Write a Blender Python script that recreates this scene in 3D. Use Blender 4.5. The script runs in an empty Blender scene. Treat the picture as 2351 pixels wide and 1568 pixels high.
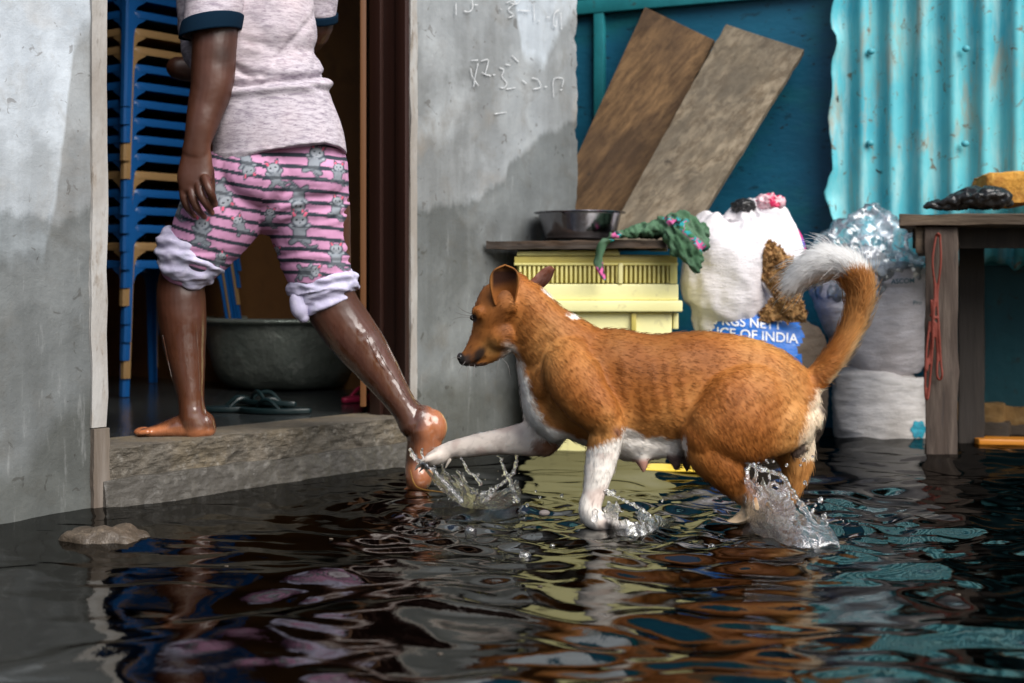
import bpy, bmesh, math, random
import numpy as np
from mathutils import Vector
from mathutils.bvhtree import BVHTree

random.seed(7); rng = np.random.default_rng(7)
SC = bpy.context.scene
COL = SC.collection
R = math.radians

# ------------------------------------------------------------------ camera
CAM_H = 0.435                      # lens height above the water, metres
F = 50 / 36 * 2351.0               # focal length in pixels of a 2351 px wide frame
CX, HY = 1175.5, 660.0             # principal column, horizon row
cam_d = bpy.data.cameras.new('camera'); cam = bpy.data.objects.new('camera', cam_d); COL.objects.link(cam)
cam.location = (0, 0, CAM_H); cam.rotation_euler = (R(90), 0, 0)
cam_d.lens = 50; cam_d.sensor_width = 36; cam_d.shift_y = -(784 - HY) / 2351.0
cam_d.clip_start = 0.05; cam_d.clip_end = 500
cam_d.dof.use_dof = True; cam_d.dof.focus_distance = 2.66; cam_d.dof.aperture_fstop = 4.5
SC.camera = cam

# ------------------------------------------------------------------ sky, sun, exposure
SUN_EL, SUN_AZ = 44, 38            # soft overcast sun from behind the camera's right shoulder
w = bpy.data.worlds.new('World'); SC.world = w; w.use_nodes = True
wt = w.node_tree; wt.nodes.clear()
sky = wt.nodes.new('ShaderNodeTexSky'); sky.sky_type = 'NISHITA'; sky.sun_disc = False
sky.sun_elevation = R(SUN_EL); sky.sun_rotation = R(180 - SUN_AZ); sky.dust_density = 3; sky.air_density = 1.0
bg = wt.nodes.new('ShaderNodeBackground'); bg.inputs[1].default_value = 0.064
wo = wt.nodes.new('ShaderNodeOutputWorld')
wt.links.new(sky.outputs[0], bg.inputs[0]); wt.links.new(bg.outputs[0], wo.inputs[0])
sun_d = bpy.data.lights.new('sun', 'SUN'); sun = bpy.data.objects.new('sun', sun_d); COL.objects.link(sun)
sun_d.energy = 2.9; sun_d.angle = R(52); sun_d.color = (1.0, 0.975, 0.94)
az = R(SUN_AZ)
sdir = Vector((math.sin(az) * math.cos(R(SUN_EL)), -math.cos(az) * math.cos(R(SUN_EL)), math.sin(R(SUN_EL))))
sun.rotation_euler = sdir.to_track_quat('Z', 'Y').to_euler(); sun.location = sdir * 20
SC.view_settings.view_transform = 'Standard'; SC.view_settings.look = 'None'
SC.view_settings.exposure = 0.72; SC.view_settings.gamma = 1.0
SC.render.engine = 'CYCLES'
SC.cycles.use_denoising = True
SC.cycles.max_bounces = 10; SC.cycles.transmission_bounces = 8; SC.cycles.transparent_max_bounces = 16
SC.cycles.caustics_reflective = False; SC.cycles.caustics_refractive = False
SC.cycles.sample_clamp_indirect = 6.0

# ------------------------------------------------------------------ places
def P(px, py, Y):                  # a point at depth Y seen at (px, py)
    return Vector(((px - CX) / F * Y, Y, CAM_H + (HY - py) / F * Y))
def S(n, Y): return n * Y / F      # n pixels at depth Y, in metres
WA = np.array((-0.805, 2.81)); WD = np.array((0.614, 0.789)); WN = np.array((0.789, -0.614))   # house front: origin, run, outward
WT = 0.12                          # wall thickness
SILL = 0.115                       # floor level of the room above the water
def W(s, o, z): q = WA + WD * s + WN * o; return (q[0], q[1], z)
def s_of(px):
    k = (px - CX) / F
    return (k * WA[1] - WA[0]) / (WD[0] - WD[1] * k)
BA = np.array((0.2176, 4.75)); BB = np.array((1.494, 4.15)); BD = (BB - BA) / np.linalg.norm(BB - BA); BN = np.array((BD[1], -BD[0]))
def B(s, o, z): q = BA + BD * s + BN * o; return (q[0], q[1], z)       # blue panel wall: run, outward
def sb_of(px):
    k = (px - CX) / F
    return (k * BA[1] - BA[0]) / (BD[0] - BD[1] * k)

# ------------------------------------------------------------------ numpy noise
_perm = np.random.default_rng(11).permutation(256); _perm = np.concatenate([_perm, _perm, _perm])
_grad = np.random.default_rng(12).normal(size=(256, 3)); _grad /= np.linalg.norm(_grad, axis=1)[:, None]
def pnoise(p):
    p = np.asarray(p, float); i = np.floor(p).astype(int); f = p - i; i &= 255
    u = f * f * f * (f * (f * 6 - 15) + 10); r = np.zeros(len(p))
    for dx in (0, 1):
        for dy in (0, 1):
            for dz in (0, 1):
                h = _perm[_perm[_perm[(i[:, 0] + dx) & 255] + ((i[:, 1] + dy) & 255)] + ((i[:, 2] + dz) & 255)]
                g = _grad[h]; d = f - np.array((dx, dy, dz))
                wgt = (u[:, 0] if dx else 1 - u[:, 0]) * (u[:, 1] if dy else 1 - u[:, 1]) * (u[:, 2] if dz else 1 - u[:, 2])
                r += wgt * (g * d).sum(1)
    return r * 1.6
def fbm(p, sc, octv=4, off=0.0):
    p = np.asarray(p, float) * sc + off; r = np.zeros(len(p)); a = 1.0
    for k in range(octv):
        r += a * pnoise(p + 17.3 * k); p = p * 2.03; a *= 0.5
    return r
def sstep(a, b, x):
    t = np.clip((x - a) / (b - a), 0, 1); return t * t * (3 - 2 * t)

# ------------------------------------------------------------------ mesh helpers: a mesh is (V, F)
def comb(parts):
    V, Fs, k = [], [], 0
    for v, f in parts:
        V.append(np.asarray(v, float)); Fs += [tuple(i + k for i in q) for q in f]; k += len(v)
    return np.concatenate(V), Fs
def box(c, sx, sy, sz, ux=(1, 0, 0), uy=(0, 1, 0), uz=(0, 0, 1), bev=0.0):
    c, ux, uy, uz = map(lambda q: np.array(q, float), (c, ux, uy, uz))
    bm = bmesh.new(); bmesh.ops.create_cube(bm, size=1)
    for v in bm.verts: v.co = (v.co.x * sx, v.co.y * sy, v.co.z * sz)
    if bev: bmesh.ops.bevel(bm, geom=list(bm.edges), offset=bev, segments=2, affect='EDGES', profile=.6)
    V = np.array([v.co[:] for v in bm.verts]); bm.verts.index_update(); Fq = [tuple(v.index for v in f.verts) for f in bm.faces]; bm.free()
    return c + V[:, :1] * ux + V[:, 1:2] * uy + V[:, 2:] * uz, Fq
def grid_faces(nu, nv, wrap=False):
    f = []
    for i in range(nu - 1):
        for j in range(nv if wrap else nv - 1):
            j2 = (j + 1) % nv
            f.append((i * nv + j, i * nv + j2, (i + 1) * nv + j2, (i + 1) * nv + j))
    return f
def cat(a, n):                     # Catmull-Rom through rows of a, n steps a span
    a = np.asarray(a, float); e = np.vstack([2 * a[0] - a[1], a, 2 * a[-1] - a[-2]]); out = []
    for i in range(1, len(e) - 2):
        p0, p1, p2, p3 = e[i - 1:i + 3]
        for k in range(n):
            t = k / n
            out.append(.5 * (2 * p1 + (p2 - p0) * t + (2 * p0 - 5 * p1 + 4 * p2 - p3) * t * t + (3 * p1 - p0 - 3 * p2 + p3) * t ** 3))
    out.append(a[-1]); return np.array(out)
def st(px, py, Y, r, k=1.0):       # station of a limb: half-width r pixels across, k = depth ratio
    p = P(px, py, Y); r = S(r, Y); return (p.x, p.y, p.z, r, r * k)
def loft(stations, n=24, dense=5, caps=True, flat=False, view=(0, 1, 0), ret_ring=False):
    q = cat(stations, dense); c = q[:, :3]; ra = np.maximum(q[:, 3], 1e-4); rb = np.maximum(q[:, 4], 1e-4)
    t = np.gradient(c, axis=0); t /= np.linalg.norm(t, axis=1)[:, None]
    a = np.cross(np.array(view, float), t); a /= np.linalg.norm(a, axis=1)[:, None]; b = np.cross(t, a)
    if caps and not flat:
        def hemi(c0, t0, ra0, rb0, a0, b0, sgn):
            o = []
            for k in (80, 60, 40, 20):
                o.append((c0 + sgn * t0 * min(ra0, rb0) * math.sin(R(k)), ra0 * math.cos(R(k)), rb0 * math.cos(R(k)), a0, b0))
            return o
        h0 = hemi(c[0], t[0], ra[0], rb[0], a[0], b[0], -1); h1 = hemi(c[-1], t[-1], ra[-1], rb[-1], a[-1], b[-1], 1)[::-1]
        rows = h0 + list(zip(c, ra, rb, a, b)) + h1
    else:
        rows = list(zip(c, ra, rb, a, b))
    th = np.arange(n) * 2 * math.pi / n; V = []
    for c0, r0, r1, a0, b0 in rows:
        V.append(c0 + np.outer(np.cos(th) * r0, a0) + np.outer(np.sin(th) * r1, b0))
    m = len(rows); V = np.concatenate(V); Fq = grid_faces(m, n, True)
    if caps:
        Fq.append(tuple(range(n))[::-1]); Fq.append(tuple((m - 1) * n + i for i in range(n)))
    return V, Fq
def tube(pts, r, n=8, dense=4):
    pts = [tuple(p) for p in pts]
    r = r if hasattr(r, '__len__') else [r] * len(pts)
    d = np.array(pts[-1]) - np.array(pts[0])
    view = (0, 1, 0) if abs(d[1]) < .9 * np.linalg.norm(d) + 1e-9 else (0, 0, 1)
    return loft([(*p, q, q) for p, q in zip(pts, r)], n=n, dense=dense, view=view)
def lathe(c, prof, n=48, sy=1.0):
    th = np.arange(n) * 2 * math.pi / n
    V = np.concatenate([np.stack([c[0] + r * np.cos(th), c[1] + sy * r * np.sin(th), np.full(n, c[2] + z)], 1) for r, z in prof])
    return V, grid_faces(len(prof), n, True)
def blob(c, rx, ry, rz, sub=3):
    bm = bmesh.new(); bmesh.ops.create_icosphere(bm, subdivisions=sub, radius=1)
    V = np.array([v.co[:] for v in bm.verts]); bm.verts.index_update(); Fq = [tuple(v.index for v in f.verts) for f in bm.faces]; bm.free()
    return V * np.array((rx, ry, rz)) + np.array(c), Fq
def prism(outline, thick):         # planar outline (list of 3-D points), extruded along 'thick'
    o = np.array(outline, float); n = len(o); V = np.vstack([o, o + np.array(thick)])
    Fq = [tuple(range(n))[::-1], tuple(range(n, 2 * n))] + [(i, (i + 1) % n, n + (i + 1) % n, n + i) for i in range(n)]
    return V, Fq
def mesh(name, V, Fq):
    me = bpy.data.meshes.new(name); me.from_pydata(np.asarray(V, float).tolist(), [], Fq); me.update(); return me
def normals(V, Fq):
    me = mesh('tmp', V, Fq); n = np.zeros(len(V) * 3); me.vertex_normals.foreach_get('vector', n); bpy.data.meshes.remove(me); return n.reshape(-1, 3)
def fix_normals(V, Fq):
    bm = bmesh.new(); me = mesh('tmp', V, Fq); bm.from_mesh(me); bmesh.ops.recalc_face_normals(bm, faces=bm.faces)
    bm.verts.index_update(); Fq = [tuple(v.index for v in f.verts) for f in bm.faces]; bm.free(); bpy.data.meshes.remove(me); return V, Fq
def via_mods(V, Fq, mods):
    me = mesh('tmp', V, Fq); o = bpy.data.objects.new('tmp', me); COL.objects.link(o)
    for typ, kw in mods:
        m = o.modifiers.new(typ, typ)
        for k, v in kw.items(): setattr(m, k, v)
    dg = bpy.context.evaluated_depsgraph_get(); dg.update()
    e = bpy.data.meshes.new_from_object(o.evaluated_get(dg))
    n = len(e.vertices); X = np.zeros(n * 3); e.vertices.foreach_get('co', X)
    Fo = [tuple(p.vertices) for p in e.polygons]
    bpy.data.objects.remove(o); bpy.data.meshes.remove(me); bpy.data.meshes.remove(e)
    return X.reshape(-1, 3), Fo
def remesh(parts, voxel, it=6, fac=.5):
    V, Fq = fix_normals(*comb(parts))
    return via_mods(V, Fq, [('REMESH', dict(mode='VOXEL', voxel_size=voxel)), ('SMOOTH', dict(factor=fac, iterations=it))])
def subdiv(V, Fq, lv=1, simple=False):
    return via_mods(V, Fq, [('SUBSURF', dict(levels=lv, render_levels=lv, subdivision_type='SIMPLE' if simple else 'CATMULL_CLARK'))])
def solid(V, Fq, t, offset=-1): return via_mods(V, Fq, [('SOLIDIFY', dict(thickness=t, offset=offset))])

# ------------------------------------------------------------------ objects
def tag(o, label=None, cat=None, group=None, kind=None):
    for k, v in (('label', label), ('category', cat), ('group', group), ('kind', kind)):
        if v: o[k] = v
    return o
def thing(name, label, cat, loc=(0, 0, 0), group=None):
    o = bpy.data.objects.new(name, None); COL.objects.link(o); o.location = loc; o.empty_display_size = .05
    return tag(o, label, cat, group)
def origin(o):
    p = Vector((0, 0, 0))
    while o: p += o.location; o = o.parent
    return p
def obj(name, VF, mat, parent=None, smooth=True, col=None, label=None, at=None, uv=None):
    V, Fq = VF; base = origin(parent) if parent else Vector((0, 0, 0))
    loc = Vector(at) if at is not None else base
    me = mesh(name, np.asarray(V, float) - np.array(loc), Fq)
    for m in (mat if isinstance(mat, (list, tuple)) else [mat]): me.materials.append(m)
    me.polygons.foreach_set('use_smooth', np.full(len(me.polygons), bool(smooth)))
    if smooth and smooth != 'all':
        try: me.set_sharp_from_angle(angle=R(40))
        except Exception: pass
    if col is not None:
        a = me.color_attributes.new('col', 'FLOAT_COLOR', 'POINT')
        c = np.ones((len(V), 4), np.float32); c[:, :np.asarray(col).shape[1]] = col; a.data.foreach_set('color', c.ravel())
    if uv is not None:
        l = me.uv_layers.new(name='UVMap'); idx = np.zeros(len(me.loops), int); me.loops.foreach_get('vertex_index', idx)
        l.data.foreach_set('uv', np.asarray(uv, float)[idx].ravel())
    o = bpy.data.objects.new(name, me); COL.objects.link(o)
    if parent: o.parent = parent; o.location = loc - base
    else: o.location = loc
    if label: o['label'] = label
    return o
def copy_tree(o, parent=None):
    c = o.copy(); COL.objects.link(c)
    if parent: c.parent = parent
    for ch in [x for x in bpy.data.objects if x.parent == o]: copy_tree(ch, c)
    return c

# ------------------------------------------------------------------ materials
class NT:
    def __init__(s, name):
        s.m = bpy.data.materials.new(name); s.m.use_nodes = True; s.t = s.m.node_tree; s.t.nodes.clear()
        s.out = s.t.nodes.new('ShaderNodeOutputMaterial')
    def n(s, typ, ins=None, **kw):
        d = s.t.nodes.new('ShaderNode' + typ)
        for k, v in kw.items(): setattr(d, k, v)
        for k, v in (ins or {}).items(): s.set(d.inputs[k], v)
        return d
    def set(s, sock, v):
        if isinstance(v, bpy.types.NodeSocket): s.t.links.new(v, sock)
        elif isinstance(v, bpy.types.Node): s.t.links.new(v.outputs[0], sock)
        elif isinstance(v, (tuple, list)) and len(v) == 3 and sock.type == 'RGBA': sock.default_value = (*v, 1)
        else: sock.default_value = v
    def obj(s, scale=(1, 1, 1)):
        tc = s.n('TexCoord'); mp = s.n('Mapping', {0: tc.outputs['Object'], 3: scale}); return mp.outputs[0]
    def noise(s, vec, scale, detail=6, rough=.6, dist=0.0):
        return s.n('TexNoise', {'Vector': vec, 'Scale': scale, 'Detail': detail, 'Roughness': rough, 'Distortion': dist}).outputs[0]
    def ramp(s, fac, stops, interp='LINEAR'):
        r = s.n('ValToRGB', {0: fac}); e = r.color_ramp; e.interpolation = interp
        while len(e.elements) < len(stops): e.elements.new(.5)
        for k, (p, c) in enumerate(stops):
            e.elements[k].position = p; e.elements[k].color = (c, c, c, 1) if not hasattr(c, '__len__') else (*c, 1)
        return r.outputs[0]
    def mix(s, fac, a, b, mode='MIX'):
        x = s.n('Mix', data_type='RGBA', blend_type=mode, clamp_factor=True)
        s.set(x.inputs[0], fac); s.set(x.inputs[6], a); s.set(x.inputs[7], b); return x.outputs[2]
    def math(s, op, a, b=0.0, clamp=False):
        x = s.n('Math', operation=op, use_clamp=clamp); s.set(x.inputs[0], a); s.set(x.inputs[1], b); return x.outputs[0]
    def bump(s, h, dist=.002, strength=1.0, nrm=None):
        b = s.n('Bump', {'Height': h, 'Distance': dist, 'Strength': strength})
        if nrm is not None: s.set(b.inputs['Normal'], nrm)
        return b.outputs[0]
    def fin(s, color, rough=.6, bump=None, metal=0.0, spec=.5, **kw):
        p = s.n('BsdfPrincipled'); s.set(p.inputs['Base Color'], color); s.set(p.inputs['Roughness'], rough)
        s.set(p.inputs['Metallic'], metal); s.set(p.inputs['Specular IOR Level'], spec)
        if bump is not None: s.set(p.inputs['Normal'], bump)
        for k, v in kw.items(): s.set(p.inputs[k.replace('_', ' ')], v)
        s.t.links.new(p.outputs[0], s.out.inputs[0]); return s.m
def srgb(r, g, b): return tuple(((c / 255) / 12.92 if c <= 10 else ((c / 255 + .055) / 1.055) ** 2.4) for c in (r, g, b))
def simple(name, color, rough=.6, layers=(), bump=None, stretch=(1, 1, 1), metal=0.0, spec=.5, attr=False, **kw):
    """layers: (noise scale, lo, hi, colour, strength); bump: (scale, distance)"""
    t = NT(name); v = t.obj(stretch); c = color
    if attr: c = t.n('Attribute', attribute_name='col').outputs[0]
    for sc, lo, hi, cc, f in layers:
        k = t.ramp(t.noise(v, sc), [(lo, 0.0), (hi, f)]); c = t.mix(k, c, cc)
    b = None
    if bump: b = t.bump(t.noise(v, bump[0], 8), bump[1])
    return t.fin(c, rough, b, metal, spec, **kw)

# ================================================================== SETTING
def wall_mat():
    t = NT('plaster'); v = t.obj(); a = t.n('Attribute', attribute_name='col'); sep = t.n('SeparateColor', {0: a.outputs[0]})
    big = t.noise(v, 2.2, 5, .6); med = t.noise(v, 9, 7, .65, .4); fine = t.noise(v, 60, 6, .7)
    vs = t.obj((7, 7, 1.1)); streak = t.noise(vs, 3, 5, .6)
    c = t.mix(t.ramp(big, [(.35, 0.), (.65, 1.)]), (.29, .315, .335), (.47, .525, .585))
    c = t.mix(t.ramp(streak, [(.45, 0.), (.7, .28)]), c, (.62, .68, .74)); c = t.mix(t.ramp(t.noise(v, 4.5, 6, .6, .3), [(.50, 0.), (.66, .7)]), c, (.62, .68, .74))
    c = t.mix(t.ramp(med, [(.52, 0.), (.72, .55)]), c, (.27, .26, .24))
    c = t.mix(t.ramp(t.noise(v, 5, 4, .5), [(.6, 0.), (.72, .35)]), c, (.46, .38, .29))
    c = t.mix(t.ramp(t.noise(v, 33, 3, .5, 1.), [(.66, 0.), (.7, .55)]), c, (.14, .13, .12))
    nz = t.math('ADD', t.math('MULTIPLY', t.math('SUBTRACT', med, .5), .10), t.math('MULTIPLY', t.math('SUBTRACT', streak, .5), .05))
    def wet(ch, sharp):
        h = t.math('ADD', sep.outputs[ch], nz); return t.ramp(h, [(.5 - sharp, 1.), (.5 + sharp, 0.)])
    k1 = wet(0, .010); k2 = wet(1, .03); k3 = wet(2, .02)
    c = t.mix(k1, c, t.mix(1.0, c, (.54, .545, .53), 'MULTIPLY'))
    c = t.mix(k3, c, t.mix(1.0, c, (.62, .60, .57), 'MULTIPLY'))
    c = t.mix(k2, c, t.mix(1.0, c, (.62, .61, .57), 'MULTIPLY'))
    c = t.mix(t.math('MULTIPLY', k1, t.ramp(t.noise(vs, 6, 5, .7), [(.60, 0.), (.74, .28)])), c, (.42, .43, .43))
    h = t.math('ADD', t.math('MULTIPLY', med, .6), t.math('MULTIPLY', fine, .35))
    rgh = t.mix(k1, (.85,) * 3, (.55,) * 3)
    return t.fin(c, rgh, t.bump(h, .006, .8), spec=.3)
M_wall = wall_mat()
M_grey_room = simple('room_wall', (.20, .088, .027), .75, [(3, .4, .7, (.28, .13, .036), .8), (9, .55, .75, (.12, .055, .02), .7)], (30, .001))
M_floor = simple('wet_cement_floor', (.026, .030, .032), .16, [(3, .4, .65, (.045, .05, .05), .8), (14, .5, .7, (.028, .03, .03), .7)], (9, .003), spec=.5)
M_white_trim = simple('chipped_white_plaster', (.38, .37, .355), .8, [(8, .42, .6, (.24, .21, .18), .8), (30, .55, .66, (.28, .24, .2), .8), (60, .6, .7, (.12, .1, .08), .6)], (50, .004), stretch=(1, 1, .35))
M_darkwood = simple('dark_door_wood', (.026, .010, .007), .42, [(5, .4, .7, (.05, .017, .012), .8), (18, .55, .72, (.015, .008, .006), .8)], (40, .001), stretch=(1, 1, .06))
M_oldboard = simple('old_board', (.16, .13, .10), .8, [(4, .4, .65, (.07, .05, .04), .8), (20, .5, .7, (.26, .23, .2), .7)], (40, .003), stretch=(1, 1, .1))
M_doorleaf = simple('orange_door_leaf', (.20, .075, .018), .55, [(4, .4, .7, (.10, .04, .012), .8)], (40, .001), stretch=(1, 1, .1))
M_conc = simple('rough_concrete', (.14, .118, .09), .7, [(7, .35, .6, (.085, .075, .06), .9), (4, .5, .7, (.20, .15, .08), .6), (22, .5, .68, (.09, .08, .065), .8), (70, .55, .7, (.26, .24, .21), .6)], (55, .006))
M_conc_wet = simple('wet_concrete', (.085, .078, .068), .45, [(7, .35, .6, (.05, .045, .038), .9), (40, .52, .66, (.15, .14, .125), .6)], (40, .005))
M_mud = simple('mud', (.07, .055, .035), .8, [(4, .4, .6, (.04, .032, .022), .9)], (12, .01))

house = thing('house', 'grey plastered house front with an open doorway and stained damp walls', 'house', (WA[0], WA[1], 0))
def wall_slab(name, s0, s1, z0, z1, step, stain, chip0=0.0, chip1=0.0, label=None, thick=WT):
    ns, nz = max(2, int((s1 - s0) / step)), max(2, int((z1 - z0) / step))
    s, z = np.meshgrid(np.linspace(s0, s1, ns), np.linspace(z0, z1, nz), indexing='ij'); s = s.ravel(); z = z.ravel()
    pn = np.stack([s, z, np.zeros_like(s)], 1)
    e0 = np.exp(-(s - s0) / .02); e1 = np.exp(-(s1 - s) / .02)
    rough = fbm(pn, 14, 4) * .0022 + fbm(pn, 2.5, 2) * .004
    j = fbm(np.stack([z * 0, z, z * 0], 1), 22, 5)
    s2 = s + e0 * (j * .006 - .0) * (chip0 > 0) + e1 * (fbm(np.stack([z * 0 + 4, z, z * 0], 1), 22, 5) * .006) * (chip1 > 0)
    ch = np.maximum(0, fbm(np.stack([z * 0 + 9, z, s * 3], 1), 16, 4) - .15)
    o = rough - ch * .02 * (e0 * chip0 + e1 * chip1)
    Vf = np.stack([WA[0] + WD[0] * s2 + WN[0] * o, WA[1] + WD[1] * s2 + WN[1] * o, z], 1)
    Ff = grid_faces(ns, nz)
    idx = np.arange(ns * nz).reshape(ns, nz)
    bord = np.concatenate([idx[:, 0], idx[-1, 1:], idx[-2::-1, -1], idx[0, -2:0:-1]])
    Vb = Vf[bord].copy(); Vb[:, 0] -= WN[0] * thick; Vb[:, 1] -= WN[1] * thick
    k = ns * nz; nb = len(bord)
    Fs = [(int(bord[i]), k + i, k + (i + 1) % nb, int(bord[(i + 1) % nb])) for i in range(nb)]
    V = np.vstack([Vf, Vb]); Fq = Ff + Fs + [tuple(range(k, k + nb))]
    hs = np.concatenate([s, s[bord]]); hz = np.concatenate([z, z[bord]])
    c = np.stack([np.clip(.5 + (hz - np.interp(hs, *st_)), 0, 1).ravel() for st_ in stain], 1)
    V, Fq = fix_normals(V, Fq)
    return obj(name, (V, Fq), M_wall, house, smooth=True, col=c, label=label)
def stain_line(pts):                # (px, py) along the wall face -> (s, z)
    ss, zz = [], []
    for px, py in pts:
        s = s_of(px); Y = WA[1] + WD[1] * s; ss.append(s); zz.append(CAM_H + (HY - py) / F * Y)
    return np.array(ss), np.array(zz)
none = (np.array([0., 1.]), np.array([-9., -9.]))
wall_slab('wall', -1.6, -0.002, -.25, 2.7, .011, [
    stain_line([(-60, 478), (0, 487), (50, 494), (90, 488), (130, 502), (165, 480), (210, 470), (250, 440)]),
    stain_line([(-50, 1100), (60, 1060), (130, 960), (200, 900), (240, 880)]),
    stain_line([(100, 600), (130, 420), (155, 230), (175, 80), (190, 60), (240, 40)])], chip1=1.0, label='grey plaster wall left of the doorway with a dark damp base')
wall_slab('wall', .917, 1.616, -.25, 2.7, .011, [
    stain_line([(935, 452), (960, 470), (985, 484), (1000, 470), (1060, 464), (1100, 462), (1112, 440), (1150, 420), (1168, 378), (1195, 350), (1240, 318), (1270, 308), (1330, 262)]),
    stain_line([(935, 900), (960, 880), (1040, 872), (1090, 884), (1160, 880), (1330, 860)]),
    stain_line([(935, -400), (1150, -200), (1200, 120), (1250, 150), (1290, 60), (1330, 0)])], chip1=.8, label='grey plaster pier right of the doorway with chalk numbers')
wall_slab('wall', -0.002, .917, 2.15, 2.7, .03, [none, none, none])
# strip of old plaster and board on the corner of the left wall
def wbox(s0, s1, o0, o1, z0, z1, bev=0.0):
    c = W((s0 + s1) / 2, (o0 + o1) / 2, (z0 + z1) / 2)
    return box(c, s1 - s0, o1 - o0, z1 - z0, (*WD, 0), (*WN, 0), (0, 0, 1), bev)
def ragged(VF, amp, sc, axis):
    V, Fq = subdiv(*VF, 5, True); V = np.asarray(V); V = V + np.outer(fbm(V, sc, 4) * amp, axis); return V, Fq
z985 = CAM_H - (985 - HY) / F * 2.78
v_, f_ = wbox(-.034, .002, -.02, .006, z985 + .002, 2.14); obj('corner_strip', ragged((v_, f_), .005, 30, (*WD, 0)), M_white_trim, house, label='chipped whitish plaster strip on the wall corner')
obj('corner_board', ragged(wbox(-.034, .004, -.015, .012, .0, z985), .002, 20, (*WD, 0)), M_oldboard, house)
# door frame: reveal of dark wood in the right jamb, head, white edge strip outside
sJ = .888
jamb = comb([wbox(sJ - .004, .918, -.115, -.012, SILL - .01, 2.15, .004), wbox(sJ - .016, sJ + .004, -.112, -.075, SILL, 2.13, .003), wbox(sJ - .010, sJ + .006, -.030, .004, SILL, 2.14, .004), wbox(0.0, sJ, -.112, -.012, 2.10, 2.155, .004)])
obj('door_frame', jamb, M_darkwood, house, label='dark red-brown wooden door frame')
obj('corner_strip', ragged(wbox(.894, .919, -.03, .007, SILL - .03, 2.14), .004, 30, (*WD, 0)), M_white_trim, house, label='thin white plaster strip beside the door frame')
# door leaf swung inside, seen along its edge
hx = np.array(W(.86, -.13, 0)[:2]); dl = np.array((-.098, .995)); dl /= np.linalg.norm(dl); dn = np.array((dl[1], -dl[0]))
cc = hx + dl * .38
leaf = obj('door', box((cc[0] + .006, cc[1], SILL + 1.0), .76, .016, 1.96, (*dl, 0), (*dn, 0), (0, 0, 1), .004), M_doorleaf, house, label='orange-brown door leaf swung open into the room')
# threshold
def slab_rough(s0, s1, o0, o1, z0, z1, n, amp, sc, seed, lean=0.0, topflat=True):
    V, Fq = wbox(s0, s1, o0, o1, z0, z1); V, Fq = subdiv(V, Fq, n, True); V, Fq = via_mods(V, Fq, [('BEVEL', dict(width=.012, segments=2, limit_method='ANGLE'))])
    V = np.asarray(V); d = fbm(V, sc, 5, seed) * amp + fbm(V, sc * 4, 3, seed) * amp * .35
    rel = (V[:, :2] - WA) @ WN
    front = sstep(o1 - .05, o1, rel)
    zt = (V[:, 2] - z0) / (z1 - z0)
    d = d - amp * 1.2 * np.maximum(0, fbm(V, sc * .8, 3, seed + 5)) - lean * (1 - zt)
    V[:, :2] += np.outer(d * front, WN)
    V[:, 2] += np.where(zt > .5, fbm(V, 9, 4, seed) * .004 * (front if topflat else 1), 0)
    return V, Fq
obj('threshold', slab_rough(.003, .90, -.16, .012, .052, SILL + .002, 7, .005, 20, 3, .012), M_conc, house, label='rough worn concrete door step')
obj('footing', slab_rough(-.012, .955, -.16, .016, -.09, .054, 7, .004, 15, 8, -.012, False), M_conc_wet, house, label='wet concrete footing under the door step')
obj('floor', wbox(-.95, 1.5, -2.6, -.158, -.1, SILL - .001), M_floor, house, smooth=False, label='dark wet cement floor inside')
room = comb([wbox(-1.05, 1.6, -2.72, -2.6, 0, 2.6), wbox(-1.05, -.95, -2.6, -WT - .003, 0, 2.6), wbox(1.49, 1.608, -2.6, -WT - .003, 0, 2.6)])
obj('interior_wall', room, M_grey_room, house, smooth=False, label='dim brown inside wall of the room')
obj('ceiling', wbox(-1.6, 1.608, -2.7, -WT - .002, 2.6, 2.7), M_grey_room, house, smooth=False)
# chalk numbers on the pier
M_chalk = simple('chalk', (.70, .72, .74), .95, [(90, .45, .6, (.48, .50, .52), .9)])
def chalk(strokes, wd):
    parts = []
    for stq in strokes:
        q = cat([(x, y, 0) for x, y in stq], 5) if len(stq) > 2 else np.array([(x, y, 0) for x, y in stq], float)
        pts = []
        for x, y, _ in q:
            s = s_of(x); Y = WA[1] + WD[1] * s; pts.append((s, CAM_H + (HY - y) / F * Y))
        pts = np.array(pts); t = np.gradient(pts, axis=0); t /= np.linalg.norm(t, axis=1)[:, None] + 1e-9; nrm = np.stack([-t[:, 1], t[:, 0]], 1)
        ww = wd * (0.6 + .5 * rng.random(len(pts)))[:, None]
        a = pts + nrm * ww; b = pts - nrm * ww
        L = len(pts)
        for lay, oo in ((0, .0085), (1, .0045)):
            pass
        V = [W(x, .0068, z) for x, z in a] + [W(x, .0068, z) for x, z in b] + [W(x, .0060, z) for x, z in a] + [W(x, .0060, z) for x, z in b]
        Fq = []
        for i in range(L - 1):
            Fq += [(i, i + 1, L + i + 1, L + i), (2 * L + i, 3 * L + i, 3 * L + i + 1, 2 * L + i + 1), (i, 2 * L + i, 2 * L + i + 1, i + 1), (L + i, L + i + 1, 3 * L + i + 1, 3 * L + i)]
        parts.append((np.array(V), Fq))
    return comb(parts)
def zc(x, y): return (1550 + x / 1.568) * .574, y / 1.568 * .574     # from the enlargement the numbers were measured in
def zl(*p): return [zc(*q) for q in p]
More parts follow.
